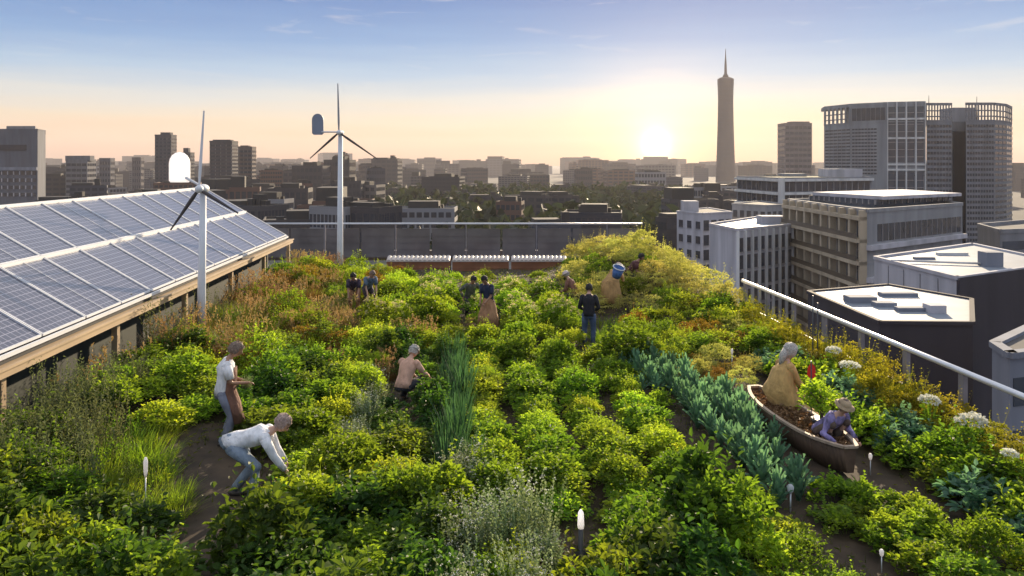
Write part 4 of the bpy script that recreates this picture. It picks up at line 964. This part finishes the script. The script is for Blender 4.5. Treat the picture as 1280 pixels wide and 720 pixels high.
# ---- far woods in the city, read as one mass each
def wood(name, x0, x1, D0, D1, n, hgt, lab):
    f = Fol()
    for _ in range(n):
        D = U(D0, D1); px = U(x0, x1); x, y = at(px, D); h = hgt*U(.6, 1.2); r = h*.42; c = np.array([x, y, -40+h*.62]); t0 = U(.1, .9)
        f.blade(np.array([x, y, -40.]), np.array([0, 0, 1.]), h*.6, h*.06, .1, .03, 2, 0, 0.)
        for _ in range(60):
            d = rdir(); p = c+d*np.array([r, r, h*.38])*U(.6, 1.05); f.leaf(p, rdir(), d+rdir()*.6, h*.22, h*.17, t0+U(-.3, .3))
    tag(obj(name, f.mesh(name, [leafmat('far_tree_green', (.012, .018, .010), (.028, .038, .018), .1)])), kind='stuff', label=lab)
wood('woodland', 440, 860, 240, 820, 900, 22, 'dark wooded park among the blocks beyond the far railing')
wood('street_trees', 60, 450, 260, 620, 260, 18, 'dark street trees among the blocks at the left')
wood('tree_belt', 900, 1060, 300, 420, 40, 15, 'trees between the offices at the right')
# ------------------------------------------------------------------ people
def skin_mesh(verts, edges, radii, sub=2):
    m = bpy.data.meshes.new('tmp'); m.from_pydata([tuple(v) for v in verts], edges, []); o = bpy.data.objects.new('tmp', m); COL.objects.link(o)
    sk = o.modifiers.new('s', 'SKIN'); sk.use_smooth_shade = True; sk.branch_smoothing = .6
    for i, r in enumerate(radii):
        rr_ = r if isinstance(r, tuple) else (r, r); m.skin_vertices[0].data[i].radius = rr_; m.skin_vertices[0].data[i].use_root = (i == 0)
    ss = o.modifiers.new('u', 'SUBSURF'); ss.levels = sub; ss.render_levels = sub
    dg = bpy.context.evaluated_depsgraph_get(); r = bpy.data.meshes.new_from_object(o.evaluated_get(dg)); bpy.data.objects.remove(o); return r
for_skin = None
def ik(a, b, l1, l2, hint):
    a, b, hint = Vector(a), Vector(b), Vector(hint); d = b-a; L_ = min(d.length, (l1+l2)*.995); dn = d.normalized(); b = a+dn*L_
    x = (l1*l1-l2*l2+L_*L_)/(2*L_); h = math.sqrt(max(0, l1*l1-x*x)); hp = (hint-dn*hint.dot(dn)).normalized(); return a+dn*x+hp*h, b
def cloth(n, c, v=.22):
    m = pmat('cloth_'+n, c, .85, var=v, scale=11, bump=1.0, stretch=(1, 1, .45))
    for q in m.node_tree.nodes:
        if q.type == 'BUMP': q.inputs['Distance'].default_value = .05
    return m
skin_m = {k: pmat('skin_'+k, c, .5, var=.06) for k, c in (('light', (.52, .30, .21)), ('tan', (.34, .18, .11)))}
eye_m = pmat('eye_dark', (.03, .02, .02), .3); lip_m = pmat('lips', (.30, .10, .08), .5)
HAIR = {k: pmat('hair_'+k, c, .7, var=.4, scale=45, bump=1.0) for k, c in (('brown', (.20, .14, .105)), ('grey', (.46, .42, .38)), ('black', (.018, .014, .014)), ('auburn', (.34, .24, .20)))}
def person(label, loc, face, hip=.93, pitch=0, lean=0, head=0, feet=((-.11, 0), (.11, 0)), hands=None, hair='brown', skin='light', top=('white', (.75, .74, .76)), legs=('grey', (.2, .21, .25)), sleeve=1.0,
           apron=None, skirt=None, hat=None, scale=1.0, shoes=(.05, .04, .035), knee=(0, 1, .1), long_hair=False, robe=None, pelvis_back=0.0, elbow=(0, -.6, -.6), hood=False):
    t_ = tag(empty('person', (*loc[:2], loc[2]), R(face)), label, 'person'); t_.scale = (scale,)*3
    V3 = Vector; pel = V3((0, -pelvis_back, hip)); p = R(pitch); up = V3((0, math.sin(p), math.cos(p))); fwd = V3((0, math.cos(p), -math.sin(p)))
    wa = pel+up*.16; ch = pel+up*.36-fwd*.015; nb = pel+up*.50; hp_ = R(pitch*.55+head); hu = V3((0, math.sin(hp_), math.cos(hp_))); hf = V3((0, math.cos(hp_), -math.sin(hp_)))
    nk = nb+hu*.07; hc = nb+hu*.20+hf*.02
    sh = [nb-up*.055+V3((s*.175, 0, 0)) for s in (-1, 1)]; hipj = [pel+V3((s*.095, 0, -.03)) for s in (-1, 1)]
    hands = hands or ((-.25, .1, hip-.05), (.25, .1, hip-.05)); el_, wr, kn, an = [], [], [], []
    for i, s in enumerate((-1, 1)):
        e, w_ = ik(sh[i], V3(hands[i]), .29, .26, V3((s*.5, elbow[1], elbow[2]))); el_.append(e); wr.append(w_)
        k, a = ik(hipj[i], V3((feet[i][0], feet[i][1], .09)), .43, .42, V3((s*.15+knee[0], knee[1], knee[2]))); kn.append(k); an.append(a)
    vs_ = [pel, wa, ch, nb, nk, hc-hu*.06]; ed = [(0, 1), (1, 2), (2, 3), (3, 4), (4, 5)]; rd = [.10, .09, .095, .06, .05, .05]
    for i in range(2):
        b = len(vs_); vs_ += [sh[i], el_[i], wr[i], wr[i]+(wr[i]-el_[i]).normalized()*.05]; rd += [.052, .038, .026, (.034, .018)]; ed += [(3, b), (b, b+1), (b+1, b+2), (b+2, b+3)]
        b = len(vs_); vs_ += [hipj[i]+V3((0, 0, -.02)), kn[i], an[i], V3((an[i].x, an[i].y+.13, .035))]; rd += [.070, .050, .036, .033]; ed += [(0, b), (b, b+1), (b+1, b+2), (b+2, b+3)]
    me = skin_mesh(vs_, ed, rd); bm = bmesh.new(); bm.from_mesh(me)
    Mh = Matrix((V3((1, 0, 0)), hf, hu)).transposed()
    hv = ball(bm, hc, (.078, .098, .118), 16, 12, 0, Mh)
    for v in hv:                                       # jaw narrows, brow and chin shaped
        q = Mh.transposed() @ (v.co-hc)
        if q.z < 0: k = 1+q.z*2.6; q.x *= k; q.y = q.y*(1+q.z*1.2)+.01
        v.co = hc+Mh @ q
    def hloc(x, y, z): return hc+Mh @ V3((x, y, z))
    ball(bm, hloc(0, .100, -.012), (.013, .018, .024), 8, 6, 0, Mh)
    for s in (-1, 1):
        ball(bm, hloc(s*.080, .0, -.005), (.012, .022, .032), 8, 6, 0, Mh); ball(bm, hloc(s*.031, .086, .012), (.013, .009, .008), 8, 6, 1, Mh); bar(bm, hloc(s*.018, .092, .034), hloc(s*.046, .084, .034), .008, .006, mat=1)
    ball(bm, hloc(0, .088, -.052), (.024, .010, .007), 8, 6, 2, Mh)
    for i, s in enumerate((-1, 1)):                    # palms and five fingers
        d = (wr[i]-el_[i]).normalized(); sd_ = d.cross(V3((0, 0, 1))); sd_ = sd_.normalized() if sd_.length > .1 else V3((1, 0, 0)); nn_ = sd_.cross(d).normalized(); b0 = wr[i]+d*.045
        if nn_.z > 0: nn_ = -nn_
        for k, (o__, l_) in enumerate(((-.028, .060), (-.010, .072), (.009, .068), (.027, .054))):
            a0 = b0+sd_*o__+d*.02; a1 = a0+d*l_*.5+nn_*.008+sd_*o__*.2; a2 = a1+d*l_*.35+nn_*.026; tube(bm, [a0, a1, a2], [.009, .0085, .006], 6)
        a0 = wr[i]+d*.02-sd_*s*.02; tube(bm, [a0, a0-sd_*s*.03+d*.03, a0-sd_*s*.035+d*.06+nn_*.015], [.011, .010, .007], 6)
    bpy.data.meshes.remove(me); body = obj('body', bm, [skin_m[skin], eye_m, lip_m], t_)
    # clothes: lofted round the trunk, tubes round the limbs, balls filling the joints
    def loft(bm, secs, n=18):
        prev = None
        for j, (c, rx, ry, ax) in enumerate(secs):
            ax = Vector(ax).normalized(); q = ax.cross(V3((1, 0, 0))).normalized()
            cur = [bm.verts.new(Vector(c)+V3((1, 0, 0))*rx*math.cos(2*math.pi*k/n)*(1+.03*math.sin(k*2.3+j*1.7))+q*ry*math.sin(2*math.pi*k/n)*(1+.04*math.sin(k*3.1+j*2.2))) for k in range(n)]
            if prev:
                for k in range(n): bm.faces.new((prev[k], prev[(k+1) % n], cur[(k+1) % n], cur[k])).smooth = True
            else: bm.faces.new(cur[::-1])
            prev = cur
        bm.faces.new(prev)
    bm = bmesh.new(); dn = V3((0, 0, 1)).lerp(up, .6)
    loft(bm, [(pel-up*.07, .178, .138, dn), (pel+up*.03, .172, .135, up), (wa, .155, .122, up), (pel+up*.27, .172, .130, up), (ch+up*.02, .188, .135, up), (nb-up*.05, .165, .105, up), (nb-up*.01, .105, .080, up), (nb+up*.03, .066, .064, up)])
    for i, s in enumerate((-1, 1)):
        ball(bm, sh[i]+V3((-s*.01, 0, 0)), (.078, .078, .078), 12, 8)
        if sleeve < .6: e1 = sh[i].lerp(el_[i], .78); tube(bm, [sh[i], sh[i].lerp(e1, .5), e1], [.074, .070, .066], 12)
        else:
            w1 = el_[i].lerp(wr[i], .92*min(1, sleeve)); tube(bm, [sh[i], sh[i].lerp(el_[i], .5), el_[i], el_[i].lerp(w1, .5), w1], [.074, .066, .056, .052, .042], 12); ball(bm, el_[i], (.056,)*3, 10, 8)
    obj('jacket' if 'jacket' in top[0] else 'shirt', bm, cloth(*top), t_)
    bm = bmesh.new(); loft(bm, [(pel-up*.12+V3((0, 0, -.01)), .150, .125, dn), (pel-up*.03, .168, .132, up), (pel+up*.08, .160, .122, up)])
    for i in range(2):
        a = hipj[i]+V3((0, 0, -.02)); b_ = an[i]+V3((0, 0, .01)); tube(bm, [a, a.lerp(kn[i], .5), kn[i], kn[i].lerp(b_, .5), b_], [.104, .090, .072, .066, .060], 12); ball(bm, a, (.104,)*3, 12, 8); ball(bm, kn[i], (.072,)*3, 10, 8)
    obj('trousers', bm, cloth(*legs), t_)
    for i in range(2):
        bm = bmesh.new(); c = V3((an[i].x, an[i].y+.05, .05)); ball(bm, c, (.052, .145, .055), 10, 8); 
        for v in bm.verts: v.co.z = max(v.co.z, .004)
        obj('shoe', bm, pmat('shoe_leather', shoes, .6), t_)
    # hair
    bm = bmesh.new(); ret = ball(bm, hc+hu*.018-hf*.014, (.098, .116, .124), 22, 16, 0, Mh)
    kill = []
    for v in ret:
        q = Mh.transposed() @ (v.co-hc)
        if q.y > .048 and q.z < .050 or q.z < (-.07 if not long_hair else -.12): kill.append(v)
        v.co += Vector([random.uniform(-.012, .012) for _ in range(3)])
    bmesh.ops.delete(bm, geom=kill, context='VERTS')
    if long_hair: tube(bm, [hc-hf*.07, hc-hf*.10-hu*.10, hc-hf*.09-hu*.24], [.07, .06, .03], 8)
    if hood: bmesh.ops.scale(bm, vec=(1.15, 1.15, 1.15), verts=bm.verts, space=Matrix.Translation(-hc))
    obj('hair', bm, HAIR[hair], t_)
    if hat:
        bm = bmesh.new(); prof = [(.0, .135), (.06, .132), (.092, .10), (.100, .06), (.10, .045), (hat[2], .028), (hat[2], .020), (.095, .03)]
        n = 20; rings = [[bm.verts.new(hc+Mh @ V3((max(r, .001)*math.cos(2*math.pi*k/n), max(r, .001)*math.sin(2*math.pi*k/n)*1.12, z))) for k in range(n)] for r, z in prof]
        for a, b in zip(rings, rings[1:]):
            for k in range(n): bm.faces.new((a[k], a[(k+1) % n], b[(k+1) % n], b[k])).smooth = True
        obj('hat', bm, cloth(hat[0], hat[1]), t_)
    def lofted(name, levels, m, arc=(0, 2*math.pi), n=28, fold=.012):
        bm = bmesh.new(); prev = None; full = arc[1]-arc[0] > 6.2
        for j, (c, rx, ry) in enumerate(levels):
            cur = []
            for k in range(n+(0 if full else 1)):
                a = arc[0]+(arc[1]-arc[0])*k/n; w_ = 1+fold*8*math.sin(k*1.9+j*.4)*j/len(levels)*.35
                cur.append(bm.verts.new(Vector(c)+Vector((rx*math.cos(a)*w_, ry*math.sin(a)*w_, 0))))
            if prev:
                for k in range(n): bm.faces.new((prev[k], prev[(k+1) % len(cur)], cur[(k+1) % len(cur)], cur[k])).smooth = True
            prev = cur
        o = obj(name, bm, m, t_); so = o.modifiers.new('thickness', 'SOLIDIFY'); so.thickness = .008; return o
    if apron:
        c0 = ch+fwd*.01; km = (kn[0]+kn[1])/2
        lofted('apron', [(c0+V3((0, 0, .02)), .10, .15), (wa, .175, .165), (pel, .185, .165), ((pel+km)/2, .20, .17), (km+V3((0, 0, -.1)), .20, .17)], cloth(*apron), (R(8), R(172)), 18)
    if skirt:
        lofted('skirt', [(pel+up*.08, .145, .12), (pel-V3((0, 0, .05)), .19, .16), (V3((pel.x*.5, pel.y*.6+.05, .5*hip)), .29, .29), (V3((0, 0, .14)), .34, .31)], cloth(*skirt))
    if robe:
        f0 = V3((0, (an[0].y+an[1].y)/2, .12)); lofted('robe', [(nb, .10, .09), (ch, .22, .17), (wa, .25, .21), (pel, .30, .28), (V3((0, pel.y*.3+f0.y*.7, hip*.45)), .36, .34), (f0, .42, .40)], cloth(*robe))
    return t_
def gp3(px, py): x, y = G(px, py); return (x, y, H(x, y))
# facing: 0 looks away (+Y); -90 looks right (+X)
sg = person('standing gardener in white shirt and long brown apron, looking down at a seedling', gp3(280, 558), -72, hip=.93, pitch=6, head=28, hands=((-.10, .30, 1.02), (.12, .33, 1.05)), hair='brown', skin='tan', apron=('brown', (.20, .095, .065)), legs=('slate', (.20, .21, .27)), sleeve=.5, scale=1.03)
sg.scale = (1.16, 1.16, 1.05)
bg_ = person('gardener in white shirt and pale jeans bending over the leafy mound', gp3(302, 624), -82, hip=.82, pitch=78, head=5, pelvis_back=.10, feet=((-.13, -.12), (.13, .16)), hands=((-.16, .62, .32), (.18, .66, .38)), hair='auburn', legs=('jeans', (.22, .27, .34)), top=('white', (.72, .70, .75)), scale=1.03)
bg_.scale = (1.16, 1.08, 1.06)
person('gardener in peach top and grey cap crouching in the dark bed', gp3(508, 503), -25, hip=.42, pitch=30, head=25, pelvis_back=.12, feet=((-.14, .1), (.14, .12)), hands=((-.12, .52, .42), (.22, .50, .45)), hair='grey', top=('peach', (.58, .34, .24)), legs=('black', (.03, .03, .04)), hat=('cap_grey', (.20, .20, .17), .12), sleeve=.9, scale=1.05)
person('dark-haired gardener in a dark violet top stooping at the back left', gp3(443, 392), 185, hip=.80, pitch=48, head=15, pelvis_back=.15, hands=((-.12, .42, .45), (.14, .45, .48)), hair='black', skin='tan', top=('violet', (.05, .035, .06)), legs=('rust', (.28, .12, .06)), sleeve=.5, long_hair=True)
person('gardener in a blue patterned top stooping, right of the dark-haired one', gp3(461, 389), -150, hip=.80, pitch=45, head=20, pelvis_back=.15, hands=((-.14, .40, .36), (.16, .42, .32)), hair='brown', top=('blue', (.12, .17, .24), .5), legs=('dark', (.05, .04, .05)), sleeve=.5)
person('woman in navy top and long tan skirt standing at the back bed', gp3(611, 413), 150, hip=.90, pitch=14, head=28, hands=((-.08, .34, .88), (.10, .32, .86)), hair='black', skin='tan', top=('navy', (.02, .03, .07)), skirt=('tan', (.42, .22, .11)), legs=('dark', (.05, .04, .05)), sleeve=.5)
person('dark-haired person half hidden behind the shrub left of the skirted woman', gp3(587, 398), 200, hip=.70, pitch=35, head=20, hair='black', skin='tan', top=('grey_green', (.10, .11, .09)), legs=('dark', (.05, .04, .05)), sleeve=.9)
person('man in black jacket and blue jeans seen from behind', gp3(736, 432), -8, hip=.93, pitch=7, head=28, hands=((-.16, .26, 1.0), (.18, .26, .98)), hair='black', top=('jacket_black', (.012, .012, .018)), legs=('denim', (.07, .10, .18)))
person('gardener in a tan robe bending beside the sunlit mound', gp3(764, 388), -40, hip=.80, pitch=48, head=10, pelvis_back=.05, hands=((-.1, .5, .95), (.12, .52, 1.0)), hair='auburn', top=('amber', (.42, .24, .09)), robe=('amber', (.42, .24, .09)))
person('gardener in dark clothes crouching by the mound with arms out to the right', gp3(786, 378), -100, hip=.55, pitch=40, head=10, hands=((-.14, .48, .55), (.16, .50, .5)), hair='black', skin='tan', top=('dark_red', (.09, .03, .03)), legs=('dark', (.04, .035, .05)), sleeve=.5)
person('kneeling figure in white sun hat and rusty top behind the man in black', gp3(716, 386), 60, hip=.5, pitch=30, head=10, pelvis_back=.1, hands=((-.14, .40, .5), (.16, .42, .45)), hair='grey', top=('rusty', (.20, .09, .06)), legs=('dark', (.05, .04, .05)), hat=('pale_pink', (.62, .50, .46), .17))
# blue basket carried by the robed gardener
bx, by, bz = P3(770, 336, 26.9)
bk = tag(empty('basket', (bx, by, bz-.28)), 'blue basket with a white rim held up by the robed gardener', 'basket'); bm = bmesh.new()
lathe(bm, [(.17, 0), (.21, .2), (.245, .46), (.24, .46), (.19, .10)], 20); obj('basket_body', bm, pmat('basket_blue', (.08, .17, .42), .7, var=.3, scale=12), bk)
bm = bmesh.new(); tube(bm, [(.25*math.cos(a), .25*math.sin(a), .47) for a in np.linspace(0, 6.283, 25)], .022, 6, cap=False); obj('rim', bm, white_metal, bk)
bm = bmesh.new(); tube(bm, [(.24*math.cos(a), 0, .46+.18*math.sin(a)) for a in np.linspace(0, math.pi, 12)], .014, 6); obj('handle', bm, white_metal, bk)
bk.scale = (.8,)*3; bk.rotation_euler = (R(20), R(14), 0)
# seedling in the standing gardener's hands
def small_plant(name, lab, loc, sc, cat='plant', key='bright_shrub'):
    me, _ = KIND[key][0]; o = obj(name, me); o.location = loc; o.scale = (sc,)*3; return tag(o, lab, cat)
p1 = gp3(280, 558)
small_plant('seedling', 'small pale seedling in the hands of the standing gardener', (p1[0]+.37, p1[1]+.08, p1[2]+1.0), .20, key='silver_bush')

# ------------------------------------------------------------------ the boat-shaped wooden trough
wood_rim = pmat('weathered_wood_rim', (.38, .28, .20), .7, var=.25, scale=5, bump=.4, stretch=(1, 6, 1)); wood_dk = pmat('dark_plank', (.11, .065, .04), .75, var=.35, scale=4, bump=.5, stretch=(6, 1, 1)); comp = pmat('leaf_compost', (.16, .085, .035), .95, var=.6, scale=16, bump=.8)
pa = Vector((*G(918, 518), 0)); pb = Vector((*G(1052, 604), 0)); pa = Vector((pa.x+.42, pa.y+.1, 0)); pb = Vector((pb.x+.18, pb.y+.1, 0)); dd = (pb-pa); Lt = dd.length; ang = math.atan2(dd.y, dd.x)
tr = tag(empty('boat_trough', (pa+pb)/2, ang), 'long boat-shaped wooden trough full of brown leaf compost on the bare path', 'trough')
def boat_sec(u, inset=0.0):                            # u -1..1 ; half width and keel
    wd = .37*(1-abs(u)**3.2*.72)-inset; return wd
zt_, zb_ = .46, -.02
bm = bmesh.new(); rows = []
NS = 22
for i in range(NS+1):
    u = -1+2*i/NS; x = u*Lt/2; w_ = boat_sec(u); zt2_ = zt_+.06*u*u; zk = zb_+.14*u*u
    rows.append([bm.verts.new(p) for p in ((x, w_, zt2_), (x, w_*.86, (zt2_+zk)/2), (x, w_*.55, zk), (x, -w_*.55, zk), (x, -w_*.86, (zt2_+zk)/2), (x, -w_, zt2_))])
for a, b in zip(rows, rows[1:]):
    for k in range(5): bm.faces.new((a[k], b[k], b[k+1], a[k+1])).smooth = True
bm.faces.new(rows[0]); bm.faces.new(rows[-1][::-1]); h_ = obj('hull', bm, wood_dk, tr); so = h_.modifiers.new('planks', 'SOLIDIFY'); so.thickness = .03; so.offset = -1
bm = bmesh.new(); loop = [(u*Lt/2, boat_sec(u), zt_+.06*u*u+.015) for u in np.linspace(-1, 1, NS+1)]+[(u*Lt/2, -boat_sec(u), zt_+.06*u*u+.015) for u in np.linspace(1, -1, NS+1)]
for a, b in zip(loop, loop[1:]+loop[:1]): bar(bm, a, Vector(b)+(Vector(b)-Vector(a)).normalized()*.01, .065, .04)
obj('rim', bm, wood_rim, tr)
bm = bmesh.new()
for i in range(60):
    pass
g = []
for i in range(41):
    u = -.97+1.94*i/40; w_ = boat_sec(u)-.04; g.append([bm.verts.new((u*Lt/2, w_*v, .32+.07*random.random()+.06*math.sin(u*7))) for v in np.linspace(-1, 1, 12)])
for a, b in zip(g, g[1:]):
    for k in range(11): bm.faces.new((a[k], b[k], b[k+1], a[k+1]))
obj('compost', bm, comp, tr)
f = Fol()
for _ in range(2600):
    u = U(-.93, .93); w_ = boat_sec(u)-.06; a = U(0, 6.28); f.leaf(np.array([u*Lt/2, w_*U(-1, 1), .36+U(0, .12)]), np.array([math.cos(a), math.sin(a), U(-.1, .5)]), rdir()+np.array([0, 0, .8]), U(.04, .09), U(.03, .05), U())
q = obj('fallen_leaves', f.mesh('fallen_leaves', [leafmat('leaf_litter', (.12, .065, .025), (.42, .27, .13), .2, (1.5, 1.3, 1))]), None, tr); q['kind'] = 'stuff'
for sx in ():
    for sy in (-1, 1): bm = bmesh.new(); bar(bm, (sx*Lt/2, sy*.22, 0), (sx*Lt/2, sy*.18, .32), .08, .08); obj('leg', bm, wood_dk, tr)
Mt = Matrix.Translation((pa+pb)/2) @ Matrix.Rotation(ang, 4, 'Z')
def tp(u, v, z=0): return Mt @ Vector((u*Lt/2, v, z))
# seated robed figure at the far end, plaid gardener leaning in at the near end
c = tp(-.52, .12)
person('grey-haired person in a golden tan robe sitting on the far end of the trough', (c.x, c.y, .02), -75, hip=.62, pitch=16, head=14, feet=((-.12, .38), (.12, .40)), hands=((-.2, .42, .62), (.2, .44, .62)), hair='grey', top=('ochre', (.50, .31, .11)), robe=('ochre', (.50, .31, .11)), legs=('ochre', (.50, .31, .11)), long_hair=True, hood=True, scale=1.08)
c = tp(.50, .02)
person('person in violet plaid shirt and straw hat leaning in the near end of the trough', (c.x, c.y, .30), 205, hip=.27, pitch=50, head=-5, knee=(0, .3, 1), feet=((-.10, .16), (.10, .16)), hands=((-.24, .52, .18), (.24, .52, .18)), hair='brown', top=('plaid', (.22, .18, .36), .7), legs=('brownish', (.12, .08, .06)), hat=('straw', (.40, .29, .18), .16), scale=.95)
# sapling in the trough
c = tp(.30, .18, .34); sp = tag(empty('sapling', c), 'small potted tree with bright leaves standing in the trough', 'tree')
bm = bmesh.new(); tube(bm, [(0, 0, -.05), (.02, 0, .3), (0, .02, .75)], [.035, .028, .015], 8)
for k in range(6): a = k*1.05; tube(bm, [(0.01, 0, .3+.06*k), (.2*math.cos(a), .2*math.sin(a), .55+.06*k)], [.012, .005], 5)
obj('trunk', bm, wood_dk, sp)
f = bush(.34, .62, .085, .055, 40, 16, inner=.5, crad=.42); 
for v in f.V: v[2] += .26
obj('crown', f.mesh('crown', [M_bright]), None, sp)
bm = bmesh.new(); lathe(bm, [(.11, -.02), (.15, .20), (.17, .22), (.17, .25), (.12, .25)], 16); obj('pot', bm, dark, sp)
# red marker flag beside the robed figure
x, y = G(1014, 462, 1.22); bm = bmesh.new(); fl = tag(empty('marker_flag', (x, y, 0)), 'small bright red flag on a thin stake beside the robed figure', 'flag')
tube(bm, [(0, 0, -.05), (0, 0, 1.38)], .012, 6); obj('stake', bm, dark, fl)
bm = bmesh.new(); v = [bm.verts.new(p) for p in ((0, 0, 1.36), (-.06, .01, 1.25), (-.07, .02, 1.12), (0.02, 0, 1.0), (.08, -.02, 1.12), (.07, -.01, 1.27))]; bm.faces.new(v); o = obj('pennant', bm, pmat('flag_red', (.75, .03, .02), .6), fl); so = o.modifiers.new('t', 'SOLIDIFY'); so.thickness = .006
for i, (px, py, hh, lab) in enumerate(((1016, 470, 1.9, 'left of the two thin dark garden stakes behind the red flag'), (1022, 468, 1.7, 'right of the two thin dark garden stakes behind the red flag'))):
    x, y = G(px, py); bm = bmesh.new(); tube(bm, [(0, 0, -.1), (0, 0, hh)], .014, 6); o = obj('garden_stake', bm, dark); o.location = (x, y, 0); tag(o, lab, 'stake', 'thin dark garden stakes')
# garden lights and labels
def marker(px, py, h, lab, r=.022):
    x, y = G(px, py); z = H(x, y); t_ = tag(empty('garden_marker', (x, y, z)), lab, 'garden light', 'white-headed garden stake lights'); r *= .75
    bm = bmesh.new(); tube(bm, [(0, 0, -.1), (0, 0, h*.72)], r*.5, 8); obj('stem', bm, galv, t_)
    bm = bmesh.new(); lathe(bm, [(r*.8, h*.70), (r*1.6, h*.78), (r*1.9, h*.93), (r*1.0, h)], 12); obj('head', bm, vane_white, t_)
marker(182, 655, .92, 'white-headed stake light in the dark bed at the front left', .022)
marker(1088, 592, .36, 'white-headed stake light beside the low green square')
marker(915, 462, .50, 'white-headed stake light behind the pale cream patch')
marker(988, 640, .40, 'white-headed stake light at the corner of the front right bed', .035)
marker(1102, 712, .30, 'white-headed stake light lowest on the right path', .02)
x, y = G(726, 692); bo = tag(empty('bollard_light', (x, y, H(x, y))), 'black bollard light with a white top on the dirt in front of the crops', 'bollard light')
bm = bmesh.new(); lathe(bm, [(.075, 0), (.075, .05), (.035, .07), (.032, .36)], 14); obj('post', bm, dark, bo)
bm = bmesh.new(); lathe(bm, [(.038, .36), (.045, .40), (.036, .56), (.012, .60)], 14); obj('lamp_head', bm, vane_white, bo)

# labels: where several of one kind share a spot, say which one along the picture's width
ORD = ['leftmost', 'second from left', 'third from left', 'fourth from left', 'fifth from left', 'sixth from left', 'seventh from left', 'eighth from left', 'ninth from left', 'tenth from left', 'eleventh from left', 'twelfth from left', 'thirteenth from left', 'fourteenth from left', 'fifteenth from left', 'sixteenth from left', 'seventeenth from left', 'eighteenth from left', 'nineteenth from left', 'twentieth from left']
by = {}
for o in scene.objects:
    if not o.parent and 'label' in o.keys() and 'group' in o.keys(): by.setdefault(o['label'], []).append(o)
for lab, os_ in by.items():
    if len(os_) < 2: continue
    os_.sort(key=lambda o: o.location.x/max(1, o.location.y))
    for i, o in enumerate(os_):
        w_ = 'rightmost' if i == len(os_)-1 else ORD[i] if i < len(ORD) else 'right-hand'
        o['label'] = f'{w_} {lab}'
for o in scene.objects:                              # keep every label within sixteen words
    if not o.parent and 'label' in o.keys():
        l_ = o['label']
        for a_, b_ in ((' left of the ', ' left of '), ('just left of', 'left of'), ('just right of', 'right of'), ('in front of the ', 'before the '), (' leafy ', ' '), (' of the ', ' of '), (' the ', ' ')):
            if len(l_.split()) > 16: l_ = l_.replace(a_, b_)
        o['label'] = l_
for o in bpy.data.objects:
    if 'o' in o.keys() and o.type == 'EMPTY': 
        oo = o['o']; del o['o']
for m in list(bpy.data.meshes):
    if m.users == 0: bpy.data.meshes.remove(m)
print('plants', NP, 'total objects', len(bpy.data.objects))
